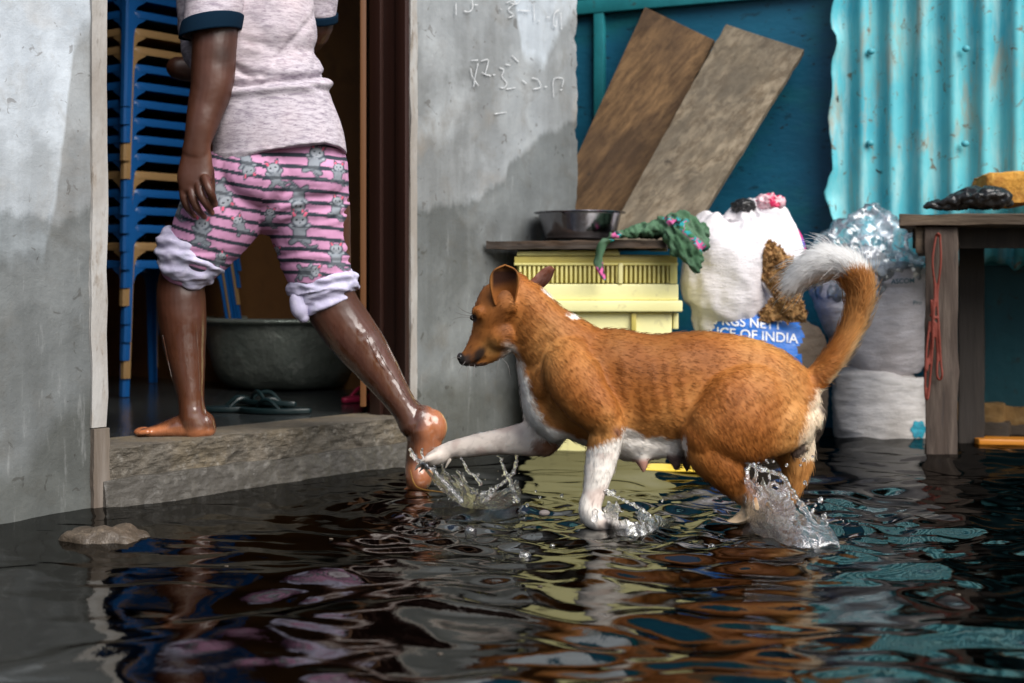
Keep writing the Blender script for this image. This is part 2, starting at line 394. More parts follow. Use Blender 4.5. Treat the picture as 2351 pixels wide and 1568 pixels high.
st1 = [zl((418, 20), (418, 95)), zl((520, 0), (522, 50), (500, 75), (470, 70)), zl((535, 30), (555, 32)), zl((735, 20), (770, 5), (790, 20), (745, 62), (780, 95), (750, 112)), zl((695, 55), (706, 62)), zl((805, 65), (880, 70)), zl((905, 20), (910, 130)), zl((932, 130), (945, 134)), zl((985, 110), (1005, 108)),
       zl((1065, 60), (1035, 90), (1030, 150), (1045, 170), (1050, 130)), zl((1075, 80), (1080, 185)), zl((820, 0), (800, 25), (760, 20))]
st2 = [zl((515, 380), (555, 378)), zl((510, 430), (520, 480), (560, 540)), zl((556, 400), (540, 470), (528, 545)), zl((575, 385), (620, 378), (600, 470)), zl((580, 455), (610, 470), (635, 475)), zl((650, 470), (662, 470)), zl((690, 425), (718, 440), (705, 480), (735, 520), (720, 552), (695, 550)), zl((735, 560), (790, 550)), zl((835, 505), (860, 525)),
       zl((895, 490), (930, 500), (950, 545), (905, 560)), zl((975, 545), (990, 546)), zl((1030, 610), (1030, 500), (1090, 495), (1082, 545)), zl((1072, 565), (1086, 562)), zl((660, 715), (735, 705)), zl((770, 350), (810, 390)), zl((730, 405), (760, 410))]
obj('chalk_marks', chalk(st1 + st2, .0013), M_chalk, house, label='faded white chalk numbers on the pier')

# ------------------------------------------------------------------ blue panel wall, corrugated sheet
M_panel = simple('blue_painted_board', (.004, .095, .175), .5, [(2.2, .4, .62, (.007, .135, .235), .9), (3, .5, .7, (.007, .15, .16), .7), (13, .6, .66, (.002, .03, .05), .7), (26, .64, .69, (.01, .012, .014), .9)], (30, .002), stretch=(1, 1, 2.2))
M_batten = simple('teal_painted_batten', (.010, .17, .20), .5, [(6, .4, .65, (.02, .26, .30), .7), (30, .62, .7, (.05, .04, .03), .8)], (40, .001))
M_lowboard = simple('dark_teal_board', (.006, .075, .095), .6, [(3, .4, .65, (.004, .04, .05), .8), (12, .55, .7, (.012, .12, .14), .5), (20, .6, .7, (.02, .015, .01), .7)], (30, .002))
panel = thing('panel_wall', 'deep blue painted board wall behind the leaning planks', 'wall', (BA[0], BA[1], 0))
def bbox(s0, s1, o0, o1, z0, z1, bev=0.0):
    return box(B((s0 + s1) / 2, (o0 + o1) / 2, (z0 + z1) / 2), s1 - s0, o1 - o0, z1 - z0, (*BD, 0), (*BN, 0), (0, 0, 1), bev)
obj('panel', bbox(-.45, sb_of(2120), -.03, 0, -.2, 2.5), M_panel, panel, smooth=False)
zb = CAM_H + (HY - 22) / F * 4.74
obj('batten', comb([bbox(-.45, sb_of(1900), .001, .030, zb - .020, zb + .026, .003)]), M_batten, panel)
obj('batten', bbox(-.45, sb_of(1900), .001, .022, zb + .050, zb + .075, .003), M_batten, panel)
s13 = sb_of(1381)
obj('batten', bbox(s13 - .017, s13 + .017, .001, .028, .62, zb - .021, .003), M_batten, panel)
obj('lower_board', bbox(sb_of(2120) + .003, sb_of(2351) + 1.2, -.03, 0, -.2, 1.0), M_lowboard, panel, smooth=False, label='dark teal lower board under the corrugated sheet')
s20 = sb_of(2150)
obj('rail', bbox(s20, sb_of(2351) + 1.0, .001, .03, .50, .545, .003), M_batten, panel)
def sheet_mat():
    t = NT('teal_corrugated_paint'); v = t.obj(); vs = t.obj((1, 1, .18))
    c = t.mix(t.ramp(t.noise(v, 3, 5), [(.35, 0.), (.65, 1.)]), (.05, .42, .53), (.16, .58, .63))
    c = t.mix(t.ramp(t.noise(vs, 16, 6, .65), [(.5, 0.), (.68, .75)]), c, (.42, .66, .66))
    c = t.mix(t.ramp(t.noise(vs, 22, 7, .7, .5), [(.52, 0.), (.66, .8)]), c, (.34, .36, .29))
    c = t.mix(t.ramp(t.noise(v, 30, 5, .6, .6), [(.60, 0.), (.68, .85)]), c, (.16, .09, .035))
    c = t.mix(t.ramp(t.noise(v, 14, 4, .55, 1.2), [(.68, 0.), (.71, 1.)]), c, (.03, .028, .022))
    return t.fin(c, .42, t.bump(t.noise(v, 45, 5), .001), spec=.5)
ns_, nz_ = 420, 90
s_, z_ = np.meshgrid(np.linspace(sb_of(1922), sb_of(2351) + 1.1, ns_), np.linspace(.50, 2.5, nz_), indexing='ij'); s_ = s_.ravel(); z_ = z_.ravel()
pn = np.stack([s_, z_, s_ * 0], 1)
left = np.exp(-(s_ - s_.min()) / .03)
s2_ = s_ + left * (fbm(np.stack([z_ * 0, z_, z_ * 0], 1), 9, 4) * .022 + .004 * np.sin(z_ * 5 + 1))
o_ = .055 + .015 * np.cos((s_ - s_.min()) * 2 * math.pi / .088) + fbm(pn, 3, 3) * .004 + left * .012
zz_ = z_ + sstep(.60, .5, z_) * fbm(np.stack([s_, s_ * 0, s_ * 0], 1), 14, 3) * .02
Vs = np.stack([BA[0] + BD[0] * s2_ + BN[0] * o_, BA[1] + BD[1] * s2_ + BN[1] * o_, zz_], 1)
sheet = thing('corrugated_sheet', 'bright turquoise corrugated metal sheet with rust spots above the table', 'metal sheet', B(sb_of(2100), .05, 0))
obj('sheet', solid(Vs, grid_faces(ns_, nz_), .0015), sheet_mat(), sheet, smooth='all')
M_bolt = simple('painted_bolt', (.06, .35, .42), .5)
for bx, by in ((1998, 328), (2216, 330), (2000, 118), (2218, 112)):
    q = P(bx, by, 0); sb = sb_of(bx); Yb = BA[1] + BD[1] * sb - .07
    p = P(bx, by, Yb); V, Fq = blob((0, 0, 0), .012, .008, .010, 2); obj('bolt', (V + np.array(p), Fq), M_bolt, sheet)

# ------------------------------------------------------------------ ground
gx, gy = np.meshgrid(np.linspace(-3, 4, 120), np.linspace(-1, 6, 120), indexing='ij'); gx = gx.ravel(); gy = gy.ravel()
gz = -.085 + fbm(np.stack([gx, gy, gx * 0], 1), 1.6, 4) * .012
ground = obj('ground', comb([(np.stack([gx, gy, gz], 1), grid_faces(120, 120)), (np.array([(-150, -150, -.13), (150, -150, -.13), (150, 150, -.13), (-150, 150, -.13)]), [(0, 1, 2, 3)])]), M_mud); tag(ground, kind='structure')
V, Fq = slab_rough(.40, 1.02, .0, .20, -.10, -.012, 6, .02, 9, 21, 0.0, False)
o = obj('step', (V, Fq), M_conc); tag(o, 'submerged tan concrete slab under shallow water by the door step', 'step')

# ================================================================== DOG
DY = 2.63
def D(*rows): return [st(*r) for r in rows]
dog = thing('dog', 'lean brown and white dog wading through the flood with one paw stretched out', 'dog', (P(1550, 660, DY).x, DY, 0.0))
L_torso = D((1272, 862, DY, 92, .74), (1300, 872, DY, 112, .70), (1350, 885, DY, 134, .66), (1420, 896, DY, 139, .70), (1500, 902, DY, 134, .76), (1570, 898, DY, 135, .76), (1640, 887, DY, 128, .68), (1710, 882, DY, 108, .72), (1770, 896, DY, 92, .86), (1812, 922, DY, 78, .80), (1833, 940, DY, 62, .9), (1841, 950, DY, 48, 1.0))
L_neck = D((1345, 850, DY, 100, .72), (1288, 812, DY, 94, .66), (1236, 757, DY, 77, .68), (1204, 704, DY, 60, .80), (1176, 674, DY, 46, .95))
L_head = D((1180, 662, DY, 38, 1.0), (1160, 690, DY, 56, 1.0), (1138, 722, DY, 53, 1.02), (1129, 754, DY, 46, .94), (1114, 785, DY, 37, .84), (1098, 806, DY, 32, .80), (1085, 816, DY, 27, .84), (1073, 822, DY, 20.5, .92), (1066, 824, DY, 16, 1.0))
L_jaw = D((1168, 772, DY, 34, 1.0), (1142, 799, DY, 25, 1.1), (1115, 823, DY, 15, 1.1), (1090, 834, DY, 9, 1.0))
NY = DY - .080; FY = DY + .07
L_shoulder = D((1305, 800, NY + .045, 50, .6), (1310, 850, NY + .02, 64, .6), (1338, 905, NY, 60, .66), (1375, 950, NY - .004, 50, .8), (1398, 985, NY, 36, .9))
L_nfore = D((1398, 975, NY, 38, .9), (1388, 1015, NY, 40, .8), (1380, 1060, NY, 36, .75), (1371, 1100, NY, 31, .8), (1361, 1140, NY, 26, .85), (1354, 1168, NY, 27, .9), (1362, 1190, NY, 25, 1.0), (1385, 1200, NY - .006, 22, 1.1), (1412, 1206, NY - .008, 16, 1.3))
L_fshoulder = D((1270, 880, FY - .03, 60, .7), (1258, 945, FY, 58, .7), (1254, 1003, FY, 42, .8), (1250, 1018, FY, 32, .9))
L_ffore = D((1258, 1006, FY, 38, .8), (1215, 1007, FY + .005, 40, .75), (1165, 1012, FY + .015, 32, .8), (1110, 1020, FY + .03, 27, .85), (1060, 1029, FY + .045, 23, .9), (1034, 1034, FY + .055, 21, 1.0), (1015, 1044, FY + .06, 22, 1.15), (996, 1053, FY + .065, 19, 1.3), (978, 1060, FY + .07, 12, 1.4))
HYn = DY - .067
L_thigh = D((1800, 905, HYn + .05, 80, .6), (1745, 930, HYn + .02, 104, .55), (1690, 962, HYn, 112, .52), (1640, 990, HYn - .008, 86, .6), (1612, 1012, HYn - .010, 58, .7))
L_thighb = D((1822, 950, HYn + .045, 70, .6), (1790, 970, HYn + .02, 72, .6), (1720, 1000, HYn, 60, .6), (1660, 1030, HYn, 50, .7))
L_nshank = D((1612, 1002, HYn - .01, 50, .7), (1632, 1044, HYn - .012, 52, .66), (1662, 1082, HYn - .01, 44, .64), (1695, 1120, HYn, 32, .7), (1722, 1150, HYn + .002, 22, .9), (1738, 1166, HYn + .004, 21, 1.0))
L_nmeta = D((1738, 1160, HYn + .004, 24, .9), (1718, 1186, HYn, 25, .9), (1700, 1206, HYn, 25, .95), (1672, 1220, HYn - .004, 24, 1.1), (1645, 1232, HYn - .006, 17, 1.2))
HYf = DY + .06
L_fthigh = D((1800, 920, HYf - .03, 72, .7), (1806, 985, HYf, 66, .6), (1822, 1035, HYf, 50, .6), (1828, 1075, HYf, 36, .7), (1818, 1120, HYf, 25, .8), (1800, 1165, HYf, 20, .9), (1785, 1205, HYf, 20, 1.0))
L_tail = D((1832, 905, DY, 38, 1.), (1862, 880, DY, 31, 1.), (1902, 836, DY, 27, 1.), (1940, 782, DY, 26, 1.), (1964, 728, DY, 25, 1.), (1973, 682, DY, 24, 1.), (1965, 640, DY, 24, 1.), (1938, 614, DY + .004, 23, 1.), (1902, 606, DY + .008, 23, 1.), (1868, 616, DY + .012, 18, 1.), (1840, 634, DY + .016, 11, 1.), (1822, 650, DY + .018, 5, 1.))
L_chest = D((1218, 822, DY, 34, .9), (1232, 880, DY, 40, 1.), (1248, 940, DY, 46, 1.1), (1275, 975, DY, 40, 1.2))
L_belly = D((1395, 985, DY - .01, 46, 1.2), (1450, 1008, DY - .012, 50, 1.1), (1515, 1010, DY - .012, 42, 1.1), (1580, 990, DY - .008, 40, 1.1))
def px(V):                          # where a point stands in the photograph's own columns and rows
    return CX + V[:, 0] * F / V[:, 1], HY - (V[:, 2] - CAM_H) * F / V[:, 1]
parts = [loft(L_torso, 32), loft(L_neck, 28), loft(L_head, 28), loft(L_jaw, 16), loft(L_shoulder), loft(L_nfore), loft(L_fshoulder), loft(L_ffore), loft(L_thigh, 28), loft(L_thighb), loft(L_nshank), loft(L_nmeta), loft(L_fthigh), loft(L_tail), loft(L_belly), loft(L_chest)]
def bl(x, y, Y, r, k=1.0, kz=1.0, sub=3): return blob(P(x, y, Y), S(r, Y), S(r, Y) * k, S(r, Y) * kz, sub)
HX = DY - .052                       # near side of the head
parts += [bl(1150, 702, HX + .012, 17, .6, 1.3), bl(1168, 700, HX + .012, 17, .6, 1.3), bl(1098, 718, HX + .020, 17, .9), bl(1100, 718, DY + .032, 17, .9), bl(1150, 770, HX + .03, 34, .7), bl(1415, 972, NY - .004, 17, 1), bl(1063, 824, DY, 13, 1.1),
          bl(1740, 1160, HYn + .006, 15, .9)]
# toes
for k, (x, y, dy) in enumerate(((1420, 1203, -.030), (1424, 1207, -.016), (1422, 1210, -.002), (1412, 1208, .01))): parts.append(loft([st(1400, y - 6, NY + dy, 9), st(x, y, NY + dy, 9), st(x + 12, y + 4, NY + dy, 7)], 12, 3))
for k, (x, y, dy) in enumerate(((976, 1054, .045), (972, 1060, .058), (970, 1066, .072), (980, 1070, .083))): parts.append(loft([st(1006, y - 10, FY + dy, 9), st(x + 10, y - 2, FY + dy, 9.5), st(x, y + 3, FY + dy, 7)], 12, 3))
# teats
for x, y, Y, r in ((1472, 1052, DY - .035, 15), (1548, 1046, DY - .03, 15), (1572, 1050, DY - .01, 13)):
    parts.append(loft([st(x - 8, y - 34, Y, r * 1.9), st(x - 2, y - 6, Y, r * 1.25), st(x + 4, y + 14, Y, r * .85), st(x + 5, y + 27, Y, r * .5)], 14, 3))
parts.append(loft([st(1842, 985, DY, 30), st(1838, 1022, DY, 19), st(1824, 1042, DY, 11)], 14, 3))
V, Fq = remesh(parts, .0036, 7)
V = np.asarray(V); N = normals(V, Fq)
x, y = px(V)
# ribs, shoulder groove, flank hollow
near = np.clip(-N[:, 1], 0, 1)
rib = np.zeros(len(V))
for k in range(5):
    cx_ = 1430 + 33 * k + (y - 900) * .16
    rib += np.exp(-((x - cx_) / 12) ** 2) * sstep(800, 840, y) * (1 - sstep(930, 985, y)) * (.4 + .6 * sstep(1430, 1520, x)) * (1 - sstep(1570, 1640, x))
V = V + N * (rib * near * .0016)[:, None] + N * (fbm(V, 22, 3) * .0012)[:, None]
V = V - N * (near * (.008 * np.exp(-((x - 1575) / 55) ** 2 - ((y - 900) / 60) ** 2) + .005 * np.exp(-((x - 1450) / 22) ** 2 - ((y - 930) / 55) ** 2) + .004 * np.exp(-((x - 1395) / 20) ** 2 - ((y - 860) / 45) ** 2)))[:, None]
# eye socket
def dist_px(cx, cy, r): return np.exp(-(((x - cx) ** 2 + (y - cy) ** 2) / r ** 2))
V = V - N * (near * .004 * dist_px(1088, 731, 10))[:, None]
V = V - N * (near * .002 * (np.exp(-((y - (838 - (x - 1075) * .33)) / 4) ** 2) * sstep(1070, 1080, x) * (1 - sstep(1110, 1125, x))))[:, None]
# coat colours: patches, with ragged edges, plus painted shade behind the cheek
def dog_col(p, fur=False):
    x, y = px(p); j = fbm(p, 40, 3) * 9 + fbm(p, 130, 2) * 5; xj = x + j; yj = y + fbm(p, 40, 3, 31.7) * 9
    big = fbm(p, 9, 3)[:, None]; fine = fbm(p * np.array((.35, 1, 1)), 120, 2)[:, None]
    brown = np.array((.345, .118, .023)); dark = np.array((.16, .050, .010)); gold = np.array((.60, .31, .10)); white = np.array((.88, .82, .75)); pink = np.array((.56, .38, .32)); black = np.array((.016, .013, .012))
    def mixc(a, b, k): k = np.clip(k, 0, 1)[:, None]; return a * (1 - k) + b * k
    c = brown + (gold - brown) * np.clip(.10 + big * .45 + fine * .06, 0, 1)
    c = c + (dark - c) * np.clip(.02 - big * .5 - fine * .08, 0, .8)
    sad = np.exp(-((y - 790) / 60) ** 2) * sstep(1330, 1400, x) * (1 - sstep(1560, 1700, x)); c = mixc(c, dark, sad * .6)
    c = mixc(c, gold, .5 * np.exp(-((x - 1255) / 50) ** 2 - ((y - 800) / 80) ** 2))
    c = mixc(c, gold, .55 * sstep(1740, 1860, x) * sstep(900, 960, y))
    c = mixc(c, gold, .5 * sstep(1900, 1960, x) * (y < 860))
    near_ = p[:, 1] < DY + .02
    # chest blaze
    pts = np.array([(760, 1150), (790, 1176), (830, 1195), (850, 1203), (880, 1213), (935, 1225), (985, 1258), (1010, 1320), (1032, 1345), (1070, 1400)])
    lim = np.interp(y, pts[:, 0], pts[:, 1]); k = sstep(6, -6, xj - lim) * (y > 772) * (x > 1135 + 0 * x) * (x < 1420); k = np.maximum(k, sstep(-6, 6, yj - (985 + .28 * (x - 1262))) * (x > 1195) * (x < 1350) * (p[:, 1] > NY + .03))
    k = np.where((y < 830) & (x < 1175), k * sstep(1146, 1164, xj - (805 - y) * .3) * sstep(780, 794, yj), k)
    c = mixc(c, white, k * ((y < 1000) | (x > 1290) | True))
    # fore legs
    k = sstep(-5, 5, yj - (1030 - .35 * (x - 1345))) * (x > 1300) * (x < 1440) * (p[:, 1] < DY - .02); c = mixc(c, white, k)
    far = (p[:, 1] > DY + .022) & (x < 1300) & (y > 955); c = np.where(far[:, None], np.array((.93, .81, .71)), c)
    k = sstep(4, -4, np.hypot((xj - 1258) / 36, (yj - 1030) / 26) * 20 - 20) * far; c = mixc(c, np.array((.25, .075, .015)), k * .9)
    legs = (((x < 1300) & far) | ((x > 1310) & (x < 1430) & (y > 1040) & (p[:, 1] < DY - .02)))
    sp = sstep(.18, .5, fbm(p, 42, 3, 5.5)) * legs; c = mixc(c, np.array((.40, .32, .28)), sp * .32); c = mixc(c, pink, sstep(.0, .5, fbm(p, 20, 2, 9.1)) * legs * .5)
    # belly
    k = sstep(-5, 5, yj - np.interp(x, [1400, 1430, 1480, 1570, 1640], [985, 978, 1004, 1003, 985])) * (x > 1395) * (x < 1600) * (p[:, 1] > HYn + .0 * x - .03); bel = k * (near[0] if False else 1)
    c = mixc(c, white * .95, k * ~((x > 1575) & (p[:, 1] < HYn + .01)))
    teat = (y > 1050) & (x > 1440) & (x < 1500) & (p[:, 1] > DY - .06); c = mixc(c, np.array((.50, .26, .20)), sstep(1048, 1062, y) * teat)
    teat = (y > 1030) & (x > 1530) & (x < 1600) & (p[:, 1] > DY - .06) & (p[:, 1] < DY + .03) & (p[:, 1] > HYn + .012); c = mixc(c, np.array((.14, .09, .08)), sstep(1035, 1050, y) * teat)
    # rump, hock, far thigh
    k = sstep(-14, 14, xj - np.interp(y, [885, 920, 980, 1040], [1876, 1860, 1848, 1828])) * (y > 890) * (y < 1050); c = mixc(c, np.array((.84, .68, .50)), k)
    c = mixc(c, np.array((.13, .09, .085)), sstep(985, 1010, y) * (x > 1795) * (x < 1850) * (p[:, 1] < DY + .035) * (p[:, 1] > DY - .03) * .85)
    c = mixc(c, np.array((.05, .035, .035)), dist(x, y, 1887, 935, 9) * (p[:, 1] < DY + .03))
    c = mixc(c, np.array((.60, .44, .28)), sstep(1135, 1165, yj) * (x > 1620))
    # tail
    tl = (x > 1800) & (y < 720); k = tl * sstep(4, -4, yj - np.interp(x, [1800, 1905, 1935, 1965, 2010], [760, 690, 648, 634, 640])); c = mixc(c, np.array((.98, .97, .95)), k); out = (x > 1890) * (y < 880) * sstep(-2, 26, x - np.interp(y, [600, 640, 690, 760, 830, 880], [1975, 1988, 1990, 1968, 1925, 1880])); c = mixc(c, np.array((.85, .66, .40)), out * .9)
    # nape spots
    c = mixc(c, white, sstep(1.2, .8, np.hypot((x - 1256 - (y - 668) * .95) / 11, (y - 668) / 17)) * (y < 700)); c = mixc(c, white, sstep(1.2, .8, np.hypot((x - 1311) / 11, (y - 722) / 10)))
    # face
    hd = x < 1172
    c = mixc(c, np.array((.36, .125, .03)), hd * (y < 800) * .45 * (1 - dist(x, y, 1125, 800, 34)))
    c = mixc(c, dark * .75, hd * .7 * dist(x, y, 1094, 775, 18)); c = mixc(c, dark * .6, .55 * np.exp(-((x - 1153 - (y - 745) * .1) / 11) ** 2) * sstep(695, 715, y) * sstep(800, 770, y)); c = mixc(c, dark * .9, .4 * hd * sstep(735, 700, y)); c = mixc(c, dark * .7, .5 * dist(x, y, 1100, 742, 12) * hd); c = mixc(c, np.array((.10, .04, .015)), .7 * hd * dist(x, y, 1078, 806, 14)); c = mixc(c, gold * .9, hd * .75 * dist(x, y, 1128, 800, 20)); c = mixc(c, dark * .6, .55 * dist(x, y, 1143, 735, 26) * hd)  # includes the ear-to-jaw band: shade behind the cheek painted into the coat
    lipd = np.full(len(x), 99.)
    for (ax, ay), (bx, by) in zip(((1060, 838), (1084, 836), (1094, 828), (1102, 815)), ((1084, 836), (1094, 828), (1102, 815), (1110, 800))):
        h = np.clip(((x - ax) * (bx - ax) + (y - ay) * (by - ay)) / ((bx - ax) ** 2 + (by - ay) ** 2), 0, 1); lipd = np.minimum(lipd, np.hypot(x - ax - (bx - ax) * h, y - ay - (by - ay) * h))
    tip = np.clip(1 - np.hypot((xj - 1062) / 34, (yj - 832) / 22), 0, 1); c = mixc(c, np.array((.05, .035, .03)), 2.0 * tip * hd); c = mixc(c, black, .95 * sstep(6, 2, lipd + j * .2 + 2 * (x < 1090)) * hd * (x < 1100)); rot_ = (x - 1102) * .55 + (y - 813) * -.83; per_ = (x - 1102) * .83 + (y - 813) * .55; c = mixc(c, black, .95 * sstep(1.25, .5, np.hypot(rot_ / 23, per_ / 13) + j * .03) * hd)
    c = mixc(c, black, sstep(1.15, .9, np.hypot((x - 1057) / 10, (y - 822) / 13))); c = mixc(c, black, sstep(1.1, .7, np.hypot((x - 1088) / 8, (y - 731) / 11)))
    c = mixc(c, np.array((.09, .065, .06)), .85 * sstep(1.2, .5, np.hypot((xj - 1094) / 26, (yj - 838) / 8))); c = mixc(c, np.array((.62, .48, .38)), .0 * sstep(1.2, .3, np.hypot((xj - 1160 + (yj - 800) * 1.2) / 15, (yj - 800) / 13)))
    c = mixc(c, dark * .5, .7 * dist(x, y, 1143, 672, 17))
    c = mixc(c, np.array((.24, .11, .08)), .9 * dist(x, y, 1416, 990, 10) * (p[:, 1] < DY - .05))
    return np.clip(c, .005, 1)
def dist(x, y, cx, cy, r): return np.exp(-(((x - cx) ** 2 + (y - cy) ** 2) / r ** 2))
M_skin = simple('dog_coat', (.4, .15, .03), .6, attr=True, spec=.25)
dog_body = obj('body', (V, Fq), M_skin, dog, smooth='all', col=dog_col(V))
# ears: cupped shells
def ear(base, tip, right, depthv, wd, cup, n=14):
    b, t_ = np.array(base), np.array(tip); ax = t_ - b; rt = np.array(right, float); rt -= ax * (rt @ ax) / (ax @ ax); rt /= np.linalg.norm(rt); dv = np.array(depthv, float); dv /= np.linalg.norm(dv)
    Vv = []
    for i in range(n + 1):
        v = i / n; ww = wd * (.55 + .62 * math.sin(min(v * 1.5 + .25, 1.72))) * (math.sqrt(max(0, 1 - max(0, (v - .45) / .55) ** 2.8)) if v > .45 else 1) + 1e-4
        for k in range(n + 1):
            u = k / n * 2 - 1
            Vv.append(b + ax * v + rt * ww * u + dv * cup * (1 - u * u) * (1 - .55 * v) + dv * .012 * v * v)
    return np.array(Vv), grid_faces(n + 1, n + 1)
M_ear_in = simple('ear_skin', (.08, .035, .025), .8, bump=(120, .001), attr=True, spec=.1)
e1 = ear(P(1158, 702, DY - .046), P(1157, 610, DY - .070), (1, 0.10, .0), (.10, 1, .1), .0240, .024)
e1 = solid(*subdiv(*e1, 1), .003, 0); ex, ey = px(e1[0]); en = normals(*e1)
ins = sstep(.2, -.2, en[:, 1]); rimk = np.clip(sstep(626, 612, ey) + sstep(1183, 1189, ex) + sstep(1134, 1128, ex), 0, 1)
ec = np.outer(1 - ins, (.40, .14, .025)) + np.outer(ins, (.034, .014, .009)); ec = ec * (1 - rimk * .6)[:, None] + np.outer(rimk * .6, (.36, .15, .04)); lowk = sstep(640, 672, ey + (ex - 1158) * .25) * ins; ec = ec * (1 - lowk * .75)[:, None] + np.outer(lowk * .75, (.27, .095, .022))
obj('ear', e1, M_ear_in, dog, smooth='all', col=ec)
e2 = ear(P(1205, 672, DY + .03), P(1268, 620, DY + .06), (.6, .1, .75), (.2, -1, .1), .0215, .012)
e2 = solid(*subdiv(*e2, 1), .003, 0); obj('ear', e2, M_ear_in, dog, smooth='all', col=np.tile((.16, .065, .045), (len(e2[0]), 1)) + fbm(e2[0], 60, 3)[:, None] * .05)
M_eye = simple('eye', (.012, .008, .006), .06, spec=.8)
obj('eye', bl(1083.5, 729, DY - .027, 5.2, .9, 1.2), M_eye, dog, smooth='all')
obj('eye', bl(1087, 730, DY + .0305, 6, .9, 1.15), M_eye, dog, smooth='all')
M_nose = simple('nose', (.012, .011, .012), .25, (), (200, .0008), spec=.6)
nv, nf = subdiv(*comb([bl(1057.5, 820, DY, 8.5, 1.5, 1.25, 3)]), 1); obj('nose', (nv, nf), M_nose, dog, smooth='all')
M_claw = simple('claw', (.55, .48, .40), .4)
for x_, y_, dy in ((968, 1058, .045), (964, 1064, .058), (962, 1070, .072), (972, 1074, .083)):
    obj('claw', loft([st(x_ + 6, y_ - 3, FY + dy, 3.4), st(x_ - 3, y_ + 2, FY + dy, 2.6), st(x_ - 10, y_ + 10, FY + dy, .8)], 8, 3), M_claw, dog)
obj('claw', loft([st(1033, 1056, FY + .035, 3.6), st(1028, 1064, FY + .034, 3), st(1023, 1074, FY + .035, 1)], 8, 3), M_claw, dog)
M_whisk = simple('whisker', (.10, .09, .085), .5)
for (x0, y0, x1, y1, x2, y2) in ((1085, 722, 1062, 712, 1048, 700), (1086, 726, 1060, 722, 1045, 716), (1085, 729, 1060, 728, 1040, 733), (1078, 838, 1074, 852, 1073, 868), (1090, 838, 1088, 855, 1087, 866), (1068, 830, 1060, 842, 1052, 858), (1148, 822, 1142, 840, 1140, 866), (1152, 822, 1166, 838, 1172, 868), (1056, 822, 1046, 820, 1034, 826)):
    obj('whisker', tube([P(x0, y0, DY - .03), P(x1, y1, DY - .037), P(x2, y2, DY - .04)], [.0005, .0004, .00015], 5, 3), M_whisk, dog)
# ---- coat of short hair strands
M_fur = None
def fur_mat():
    t = NT('dog_fur'); a = t.n('Attribute', attribute_name='col').outputs[0]
    nr = t.n('Attribute', attribute_name='nrm').outputs[1]; p = t.n('BsdfPrincipled', {'Base Color': a, 'Roughness': .55, 'Specular IOR Level': .2, 'Normal': nr}); tl = t.n('Attribute', attribute_name='tailk').outputs[2]; tr = t.n('BsdfTranslucent', {0: a}); mx = t.n('MixShader', {0: t.math('MULTIPLY', tl, .45), 1: p, 2: tr}); t.t.links.new(mx.outputs[0], t.out.inputs[0]); return t.m
M_fur = fur_mat()
limbs = [(L_torso, .010, 1, 0), (L_neck, .012, -1, 0), (L_head, .005, -1, 0), (L_jaw, .005, -1, 0), (L_shoulder, .009, 1, 0), (L_nfore, .006, 1, 0), (L_fshoulder, .009, 1, 0), (L_ffore, .006, 1, 0), (L_thigh, .010, -1, 1), (L_nshank, .009, 1, 0), (L_nmeta, .005, 1, 0), (L_fthigh, .013, 1, 0), (L_tail, .026, 1, 0), (L_belly, .010, 1, 0), (L_chest, .008, 1, 0)]
Cs, Ts, Rs, Ls = [], [], [], []
for L, ln, sg, mode in limbs:
    q = cat(L, 6); t = np.gradient(q[:, :3], axis=0); t /= np.linalg.norm(t, axis=1)[:, None]
    if mode: t = np.tile(np.array((.55, 0, -.83)), (len(q), 1)); sg = 1
    Cs.append(q[:, :3]); Ts.append(t * sg); Rs.append(np.maximum(q[:, 3], .006)); l = np.full(len(q), ln)
    if L is L_tail: l = np.interp(np.arange(len(q)), [0, 6, 14, 30, 45, len(q)], [.011, .012, .018, .022, .030, .030])
    Ls.append(l)
Cs, Ts, Rs, Ls = np.concatenate(Cs), np.concatenate(Ts), np.concatenate(Rs), np.concatenate(Ls)
tris = np.array([t for f in Fq for t in ((f[0], f[1], f[2]), (f[0], f[2], f[-1]))[:len(f) - 2]])
a_, b_, c_ = V[tris[:, 0]], V[tris[:, 1]], V[tris[:, 2]]
area = np.linalg.norm(np.cross(b_ - a_, c_ - a_), axis=1) / 2
txc, tyc = px((a_ + b_ + c_) / 3)
wgt = area * np.where((tyc > 1240), 0, 1.0) * np.where(((a_[:, 1] + b_[:, 1] + c_[:, 1]) / 3 > DY + .05), .45, 1.0) * np.where((txc > 1780) & (tyc < 860), 1.8, 1)
NF = 200000
ti = rng.choice(len(tris), NF, p=wgt / wgt.sum()); r1, r2 = rng.random(NF), rng.random(NF); fl = r1 + r2 > 1; r1[fl], r2[fl] = 1 - r1[fl], 1 - r2[fl]
root = a_[ti] + (b_ - a_)[ti] * r1[:, None] + (c_ - a_)[ti] * r2[:, None]
nn = np.cross((b_ - a_)[ti], (c_ - a_)[ti]); nn /= np.linalg.norm(nn, axis=1)[:, None]
Td = np.zeros((NF, 3)); Ld = np.zeros(NF)
for k in range(0, NF, 4000):
    q = root[k:k + 4000]; d = np.linalg.norm(q[:, None] - Cs[None], axis=2) / Rs[None]; wk = np.exp(-np.minimum((d - d.min(1)[:, None]) * 3.6, 40)); wk /= wk.sum(1)[:, None]
    Td[k:k + 4000] = wk @ Ts; Ld[k:k + 4000] = wk @ Ls
rx, ry = px(root)
keep = ~((np.hypot((rx - 1088) / 11, (ry - 735) / 11) < 1) | (np.hypot((rx - 1060) / 14, (ry - 822) / 14) < 1) | ((ry > 1044) & (rx > 1462) & (rx < 1482) & (root[:, 1] < DY + .03)))
bare = (((ry > 1035) & (rx > 1440) & (rx < 1600) & (root[:, 1] > DY - .07)) | ((ry > 1000) & (rx > 1790) & (rx < 1850) & (root[:, 1] < DY + .04))) & (rng.random(NF) < .75)
keep &= ~bare
